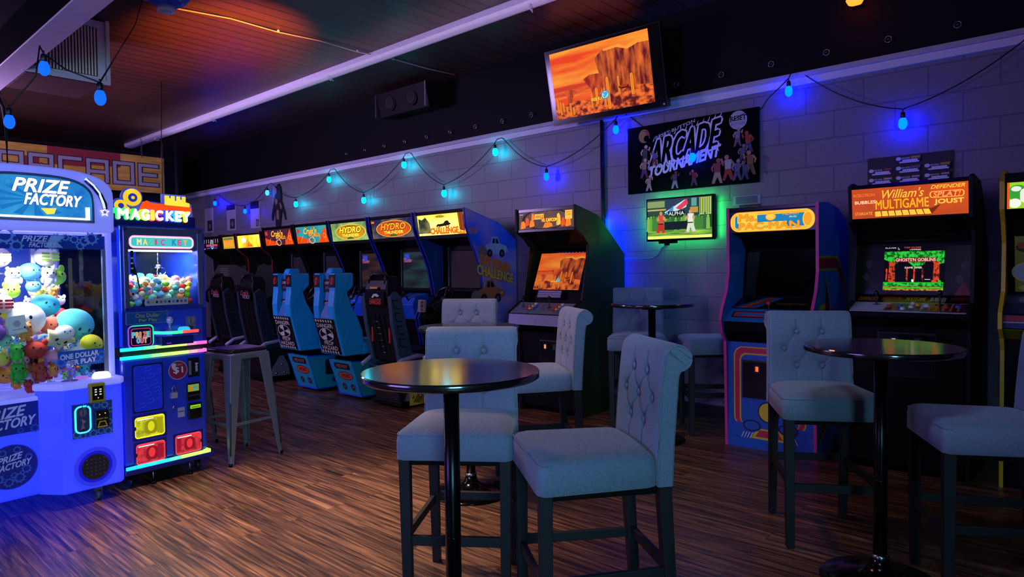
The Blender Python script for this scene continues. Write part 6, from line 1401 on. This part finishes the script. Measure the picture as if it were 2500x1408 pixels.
q = MB(); disc(q, -.16, 1.758, .052, .042, .050, KY); disc(q, -.16, 1.756, .026, .038, .042, emi('#2a3ab8', .7)); disc(q, -.16, 1.756, .010, .035, .038, KY, 14)
disc(q, -.228, 1.705, .034, .042, .0502, KY); disc(q, -.228, 1.703, .016, .038, .042, emi('#2a3ab8', .7)); disc(q, -.205, 1.668, .036, .0421, .0505, KY)
q.prism([(-.10, 1.735), (-.075, 1.745), (-.06, 1.735), (-.02, 1.73), (.18, 1.725), (.20, 1.715), (.20, 1.69), (-.12, 1.685)], 'y', .043, .0515, KR)
q.prism([(.035, 1.725), (.035, 1.785), (.06, 1.785), (.06, 1.77), (.075, 1.77), (.075, 1.785), (.095, 1.785), (.095, 1.755), (.11, 1.755), (.11, 1.785), (.13, 1.785), (.13, 1.765), (.145, 1.765), (.145, 1.785), (.165, 1.785), (.165, 1.75), (.19, 1.745), (.19, 1.72)], 'y', .042, .0515, KY); q.build('key_emblem', so)
LC = ['#ff4030', '#ffb820', '#40e040', '#ffd020', '#ff3060', None, '#20c0ff', '#c040ff', '#fff040']
xs = [-.262, -.187, -.127, -.072, -.044, 0, .020, .078, .122]; ws = [.064, .056, .050, .020, .048, 0, .052, .040, .056]
halo = ['#20e060', '#38d850', '#a0d020', '#e04080', '#e02070', None, '#2040ff', '#20a0e0', '#e8e020']
for ch, x, w_, c in zip('MAGIC KEY', xs, ws, halo):
    if not c: continue
    v, f = text_shape(ch, 0); q = MB(); z0, h_ = 1.626, .056
    cnt = {}
    for g in f:
        for i in range(len(g)): e_ = (g[i], g[(i+1) % len(g)]); cnt[tuple(sorted(e_))] = cnt.get(tuple(sorted(e_)), []) + [e_]
    rim = [e_[0] for e_ in cnt.values() if len(e_) == 1]
    for rad, y_, m_ in ((.0085, .012, emi(c, 1.6)), (.0040, .002, emi('#fffaf0', 3.2) if ch != 'I' else emi('#ffb030', 2.2))):
        for a_ in range(8):
            dx, dz, dy = rad*math.cos(a_*PI/4), rad*math.sin(a_*PI/4), a_*.00015
            vv = [(x+p[0]*w_*.86+dx, y_+dy, z0+p[1]*h_+dz) for p in v]; q.add(vv, f, m_)
            if rad > .005:
                vb = [(p[0], .05, p[2]) for p in vv]
                for a, b_ in rim: q.add([vv[a], vv[b_], vb[b_], vb[a]], [(0, 1, 2, 3)], m_)
    q.build('sign_letter', so)
# banners, chute, tray
A = Art((-.238, -.004, .99), (1, 0, 0), (0, 0, 1), .245, .072, .004, mat('#8a98c0', .3, .4)); A.rect(.012, .04, .988, .96, mat('#164a94', .35)); A.text('One Dollar', .22, .54, .80, .88, mat('#a8a078', .4), .015, outline=mat('#0c2a60', .4), ow=.01); A.text('Per Play', .30, .10, .74, .44, mat('#a8a078', .4), .015, outline=mat('#0c2a60', .4), ow=.01); A.build('price_banner', mk)
A = Art((-.232, -.006, .842), (1, 0, 0), (0, 0, 1), .152, .142, .008, NBD); A.rrect(.0, .0, 1, 1, emi('#8a50e0', 1.0), .2); A.rrect(.07, .10, 1, 1, emi('#28d8a0', 1.2), .2); A.rrect(.05, .07, .95, .95, NBD, .18); A.rrect(.12, .14, .88, .86, emi('#e83c80', 1.2), .14); A.rrect(.14, .16, .86, .84, mat('#0a0c30', .3), .12)
for s_, cs, u0, v0, dv in (('PRIZE', ['#48b8e0', '#d8a050', '#e87848', '#e84a50', '#40c8b0'], .17, .48, .22), ('OUT', ['#58a8e0', '#e84a50', '#d89858'], .32, .24, .21)):
    for i, (ch, c) in enumerate(zip(s_, cs)): A.text(ch, u0+i*.135, v0, u0+i*.135+(.11 if ch != 'I' else .05), v0+dv, emi(c, .9), .05, outline=emi('#d8d8f0', .6), ow=.02)
A.build('prize_chute', mk)
q = MB(); q.prism([(-.075, .0), (-.045, -.075), (-.01, -.095), (.15, -.095), (.172, -.08), (.172, .0)], 'z', .905, .935, NB); ty = q.build('control_tray', mk, bevel=.005)
q = MB(); cols = ['#30f0b0', '#30e8c0', '#38f090', '#ff5040', '#ff4848']; pth = [(-.078, .0), (-.048, -.078), (-.01, -.099), (.05, -.099), (.10, -.099), (.152, -.099)]
for i in range(5): q.tube([(*pth[i], .93), (*pth[i+1], .93)], 0, emi(cols[i], 1.6), sq=(.004, .009))
q.build('tray_light', ty)
q = MB(); q.box(-.06, .14, -.06, .0, .85, .905, mat('#10206c', .3)); q.box(-.03, .0, -.062, -.058, .86, .866, emi('#8a20d0', 1)); q.build('tray_housing', mk, bevel=.004)
q = MB(); q.lathe([(.034, 0), (.028, .004), (.008, .008), (.008, .04), (.012, .05)], mat('#8890c8', .25, .5), n=14); q.ball((0, 0, .068), (.020, .020, .024), mat('#a8b0e0', .2, .3), 14, 9); q.build('joystick', mk, loc=(.0, -.045, .936))
q = MB(); q.lathe([(.036, 0), (.036, .008), (.028, .020), (.001, .023)], emi('#38b8f0', 1.1), n=22); q.build('play_button', mk, loc=(.085, -.05, .936))
A = Art((.124, -.004, .905), (1, 0, 0), (0, 0, 1), .062, .113, .003, mat('#7e88b0', .3, .6)); A.ell(.5, .76, .36, .18, mat('#a8b0cc', .25, .7)); A.rect(.46, .6, .54, .92, mat('#202848', .4)); A.poly([(.2, .5), (.8, .4), (.6, .25), (.3, .3)], mat('#2a3050', .4)); A.rect(.3, .04, .7, .14, mat('#1c2040', .4)); A.build('coin_mechanism', mk)
# light bands
def band(nm, z, y, x0, x1, cs):
    q = MB(); n = len(cs); h_ = .010
    for i, c in enumerate(cs): a, b_ = x0+(x1-x0)*i/n, x0+(x1-x0)*(i+1)/n; q.box(a, b_, y-.008, y+.004, z-h_, z+h_, emi(c, 1.5))
    q.box(x1-.004, x1+.006, y, .30, z-h_, z+h_, emi(cs[-1], 1.2)); return q.build(nm, mk)
CB = ['#20d8f8', '#28e0d8', '#40f0a8', '#90f890', '#b8ff78', '#c8ff70', '#c0f878', '#d8a0b0', '#f870c0']
band('light_band', .842, -.004, -.275, .252, ['#20d8f8', '#30e8d8', '#70f8a0', '#b0ff80', '#c0ff70', '#d0ff70', '#f080b8', '#ff60c0']); band('light_band', .790, .002, -.275, .252, CB)
band('light_band', .126, -.006, -.262, .258, ['#20c8ff', '#20d8ff', '#30e8f8', '#30e8f0', '#60f0b8', '#b8ff70', '#c8ff68', '#c8ff68'])
# lower doors
A = Art((-.205, .014, .447), (1, 0, 0), (0, 0, 1), .182, .295, .003, NBD); A.rrect(0, 0, 1, 1, mat('#0a144c', .3), .08); A.rrect(.04, .03, .96, .97, mat('#2c50d8', .25), .06); A.rrect(.06, .045, .94, .955, emi('#1428c8', .55), .05)
for i in range(11):
    u = .15+.1*((i*3) % 7); v = .1+.075*i; A.line([(u, v), (min(.9, u+.25), v+.02), (min(.9, u+.2), v+.1), (u+.05, v+.08)], .006, mat('#5878e8', .3))
A.build('clear_door', lo)
def lit_door(x, z, w_, h_, c, c2, nm='lit_prize_door', flip=False):
    A = Art((x-.012, .016, z-.012), (1, 0, 0), (0, 0, 1), w_+.024, h_+.024, .003, mat('#0c1c78', .35)); A.rrect(.06, .08, .94, .92, emi(c, 1.5), .14); A.rrect(.08, .13, .92, .86, emi_noise(c2, c, .8, (30, 30, 30)), .12)
    A.rrect(.35, .2, .72, .75, emi(c2, .7), .3); A.ell(.53, .5, .1, .2, emi(c, .8)); A.rect(.10 if flip else .70, .2, .24 if flip else .88, .8, emi(c2, .9)); A.line([(.12, .82), (.6, .82)], .04, emi('#ffffff', 1.1))
    A.ell(.93 if flip else .06, .5, .03, .08, mat('#1c1c24', .3)); A.build(nm, lo)
lit_door(-.197, .290, .178, .130, '#f0f020', '#a8a410'); lit_door(-.193, .130, .172, .125, '#ff3c44', '#a01830'); lit_door(.045, .138, .168, .122, '#ff3c44', '#a01830', flip=True)
A = Art((.012, .018, .615), (1, 0, 0), (0, 0, 1), .125, .125); A.ell(.5, .5, .48, .48, mat('#c8a8b8', .4)); A.ell(.5, .5, .45, .45, mat('#8a2048', .4)); A.text('$1', .26, .32, .74, .66, mat('#e8c8d8', .4), .03); A.text('TO PLAY', .28, .74, .72, .82, mat('#d8a0b8', .4), .0); A.rect(.18, .60, .38, .86, mat('#d0b8c4', .4)); A.build('price_sticker', lo)
A = Art((.138, .018, .622), (1, 0, 0), (0, 0, 1), .076, .125, .001, mat('#0a0c18', .35))
for i in range(3): A.rect(.08+i*.08, .12, .11+i*.08, .85, mat('#a0a4b8', .4))
A.text('fantastic', .38, .40, 1.16, .56, mat('#d0d4e8', .4), .02, .3, rot=-PI/2); A.build('black_sticker', lo)
q = MB(); q.box(.125, .210, .008, .022, .47, .585, mat('#06080c', .3)); bx = q.build('bill_slot', lo, bevel=.004)
A = Art((.13, .0075, .53), (1, 0, 0), (0, 0, 1), .072, .045, .001, emi('#90a838', .7)); A.ell(.3, .5, .15, .25, emi('#e07828', .8)); A.ell(.65, .55, .18, .25, emi('#38a0b8', .8)); A.build('slot_label', bx)
MB().box(.135, .205, .004, .010, .498, .510, CHROME).build('slot_lip', bx)
q = MB(); q.box(.126, .216, .0, .022, .35, .455, mat('#0a0c12', .25)); bx = q.build('card_reader', lo, bevel=.006); A = Art((.138, -.0008, .42), (1, 0, 0), (0, 0, 1), .068, .022, .001, emi('#90d020', .9)); A.rect(.1, .3, .9, .5, emi('#385808', .5)); A.build('reader_display', bx)
q = MB(); q.box(.024, .060, .002, .02, .505, .540, mat('#c8c8d8', .3, .6)); q.tube([(.03, .01, .54), (.032, .01, .572), (.043, .01, .582), (.054, .01, .572), (.055, .01, .54)], .004, CHROME, 6); q.build('padlock', lo)
A = Art((.065, .018, .375), (1, 0, 0), (0, 0, 1), .045, .062); A.rect(0, 0, 1, 1, mat('#8a90b8', .4)); A.rect(.1, .55, .9, .65, mat('#3a4070', .4)); A.build('notice_sticker', lo)   # code left out
q = MB(); q.lathe([(.001, 0), (.009, .0), (.009, .004), (.001, .005)], CHROME, n=12)
for i in range(len(q.v)): x, yy, z = q.v[i]; q.v[i] = (.040+x, .018-z, .445+yy)
q.build('door_lock', lo)
for x, y in ((-.10, .01), (.13, .01)): q = MB(); q.tube([(x, y, .01), (x, y, .09)], .005, CHROME, 6); q.lathe([(.001, 0), (.02, .0), (.018, .012), (.001, .014)], BLACK, c=(x, y, 0), n=14); q.build('levelling_foot', mk)
for x, y in ((-.21, .07), (.22, .09), (-.21, .5), (.22, .5)):
    q = MB(); q.box(x-.014, x+.014, y-.02, y+.02, .045, .088, BLACK); q.tube([(x-.01, y, .024), (x+.01, y, .024)], .024, mat('#26262c', .4), 14); q.build('caster', mk)
# toys in the key crane
def P2(x, y, z): return W5(MKR, x, y, z)
def fl_mk(x, y): return 1.088+.20*max(0, y-.03)
cent = settle(290, -.212, .208, .012, .50, fl_mk, lambda r: r.uniform(.0185, .0265), rnd, 20, 1.34)
for (x, y, z, r) in cent:
    cn, ch = rnd.choice(TOYC); k = rnd.choice(['round', 'round', 'eared', 'round'])
    w_ = 'front row' if y < .10 else ('middle' if y < .28 else 'back')
    sd = 'left' if x < -.08 else ('centre' if x < .08 else 'right')
    kn = 'ball toy' if k == 'round' else 'eared toy'
    toy(k, ch, P2(x, y, z), r, (rnd.uniform(-.6, .6), rnd.uniform(-.6, .6), R5+rnd.uniform(-1, 1)), 'tiny %s %s in the %s %s of the key crane heap' % (cn, kn, w_, sd), '%s %ss, %s %s of the key crane heap' % (cn, kn, w_, sd), True)

# dark mat at the lower left corner
q = MB(); q.box(-.5, .5, -.4, .4, 0, .012, mat('#10151c', .6)); o = q.build('floor_mat', loc=(.13, 2.98, 0), bevel=.003); o.rotation_euler = (0, 0, math.radians(50))
tag(o, 'dark rubber mat corner on the floor at the lower left', 'mat')
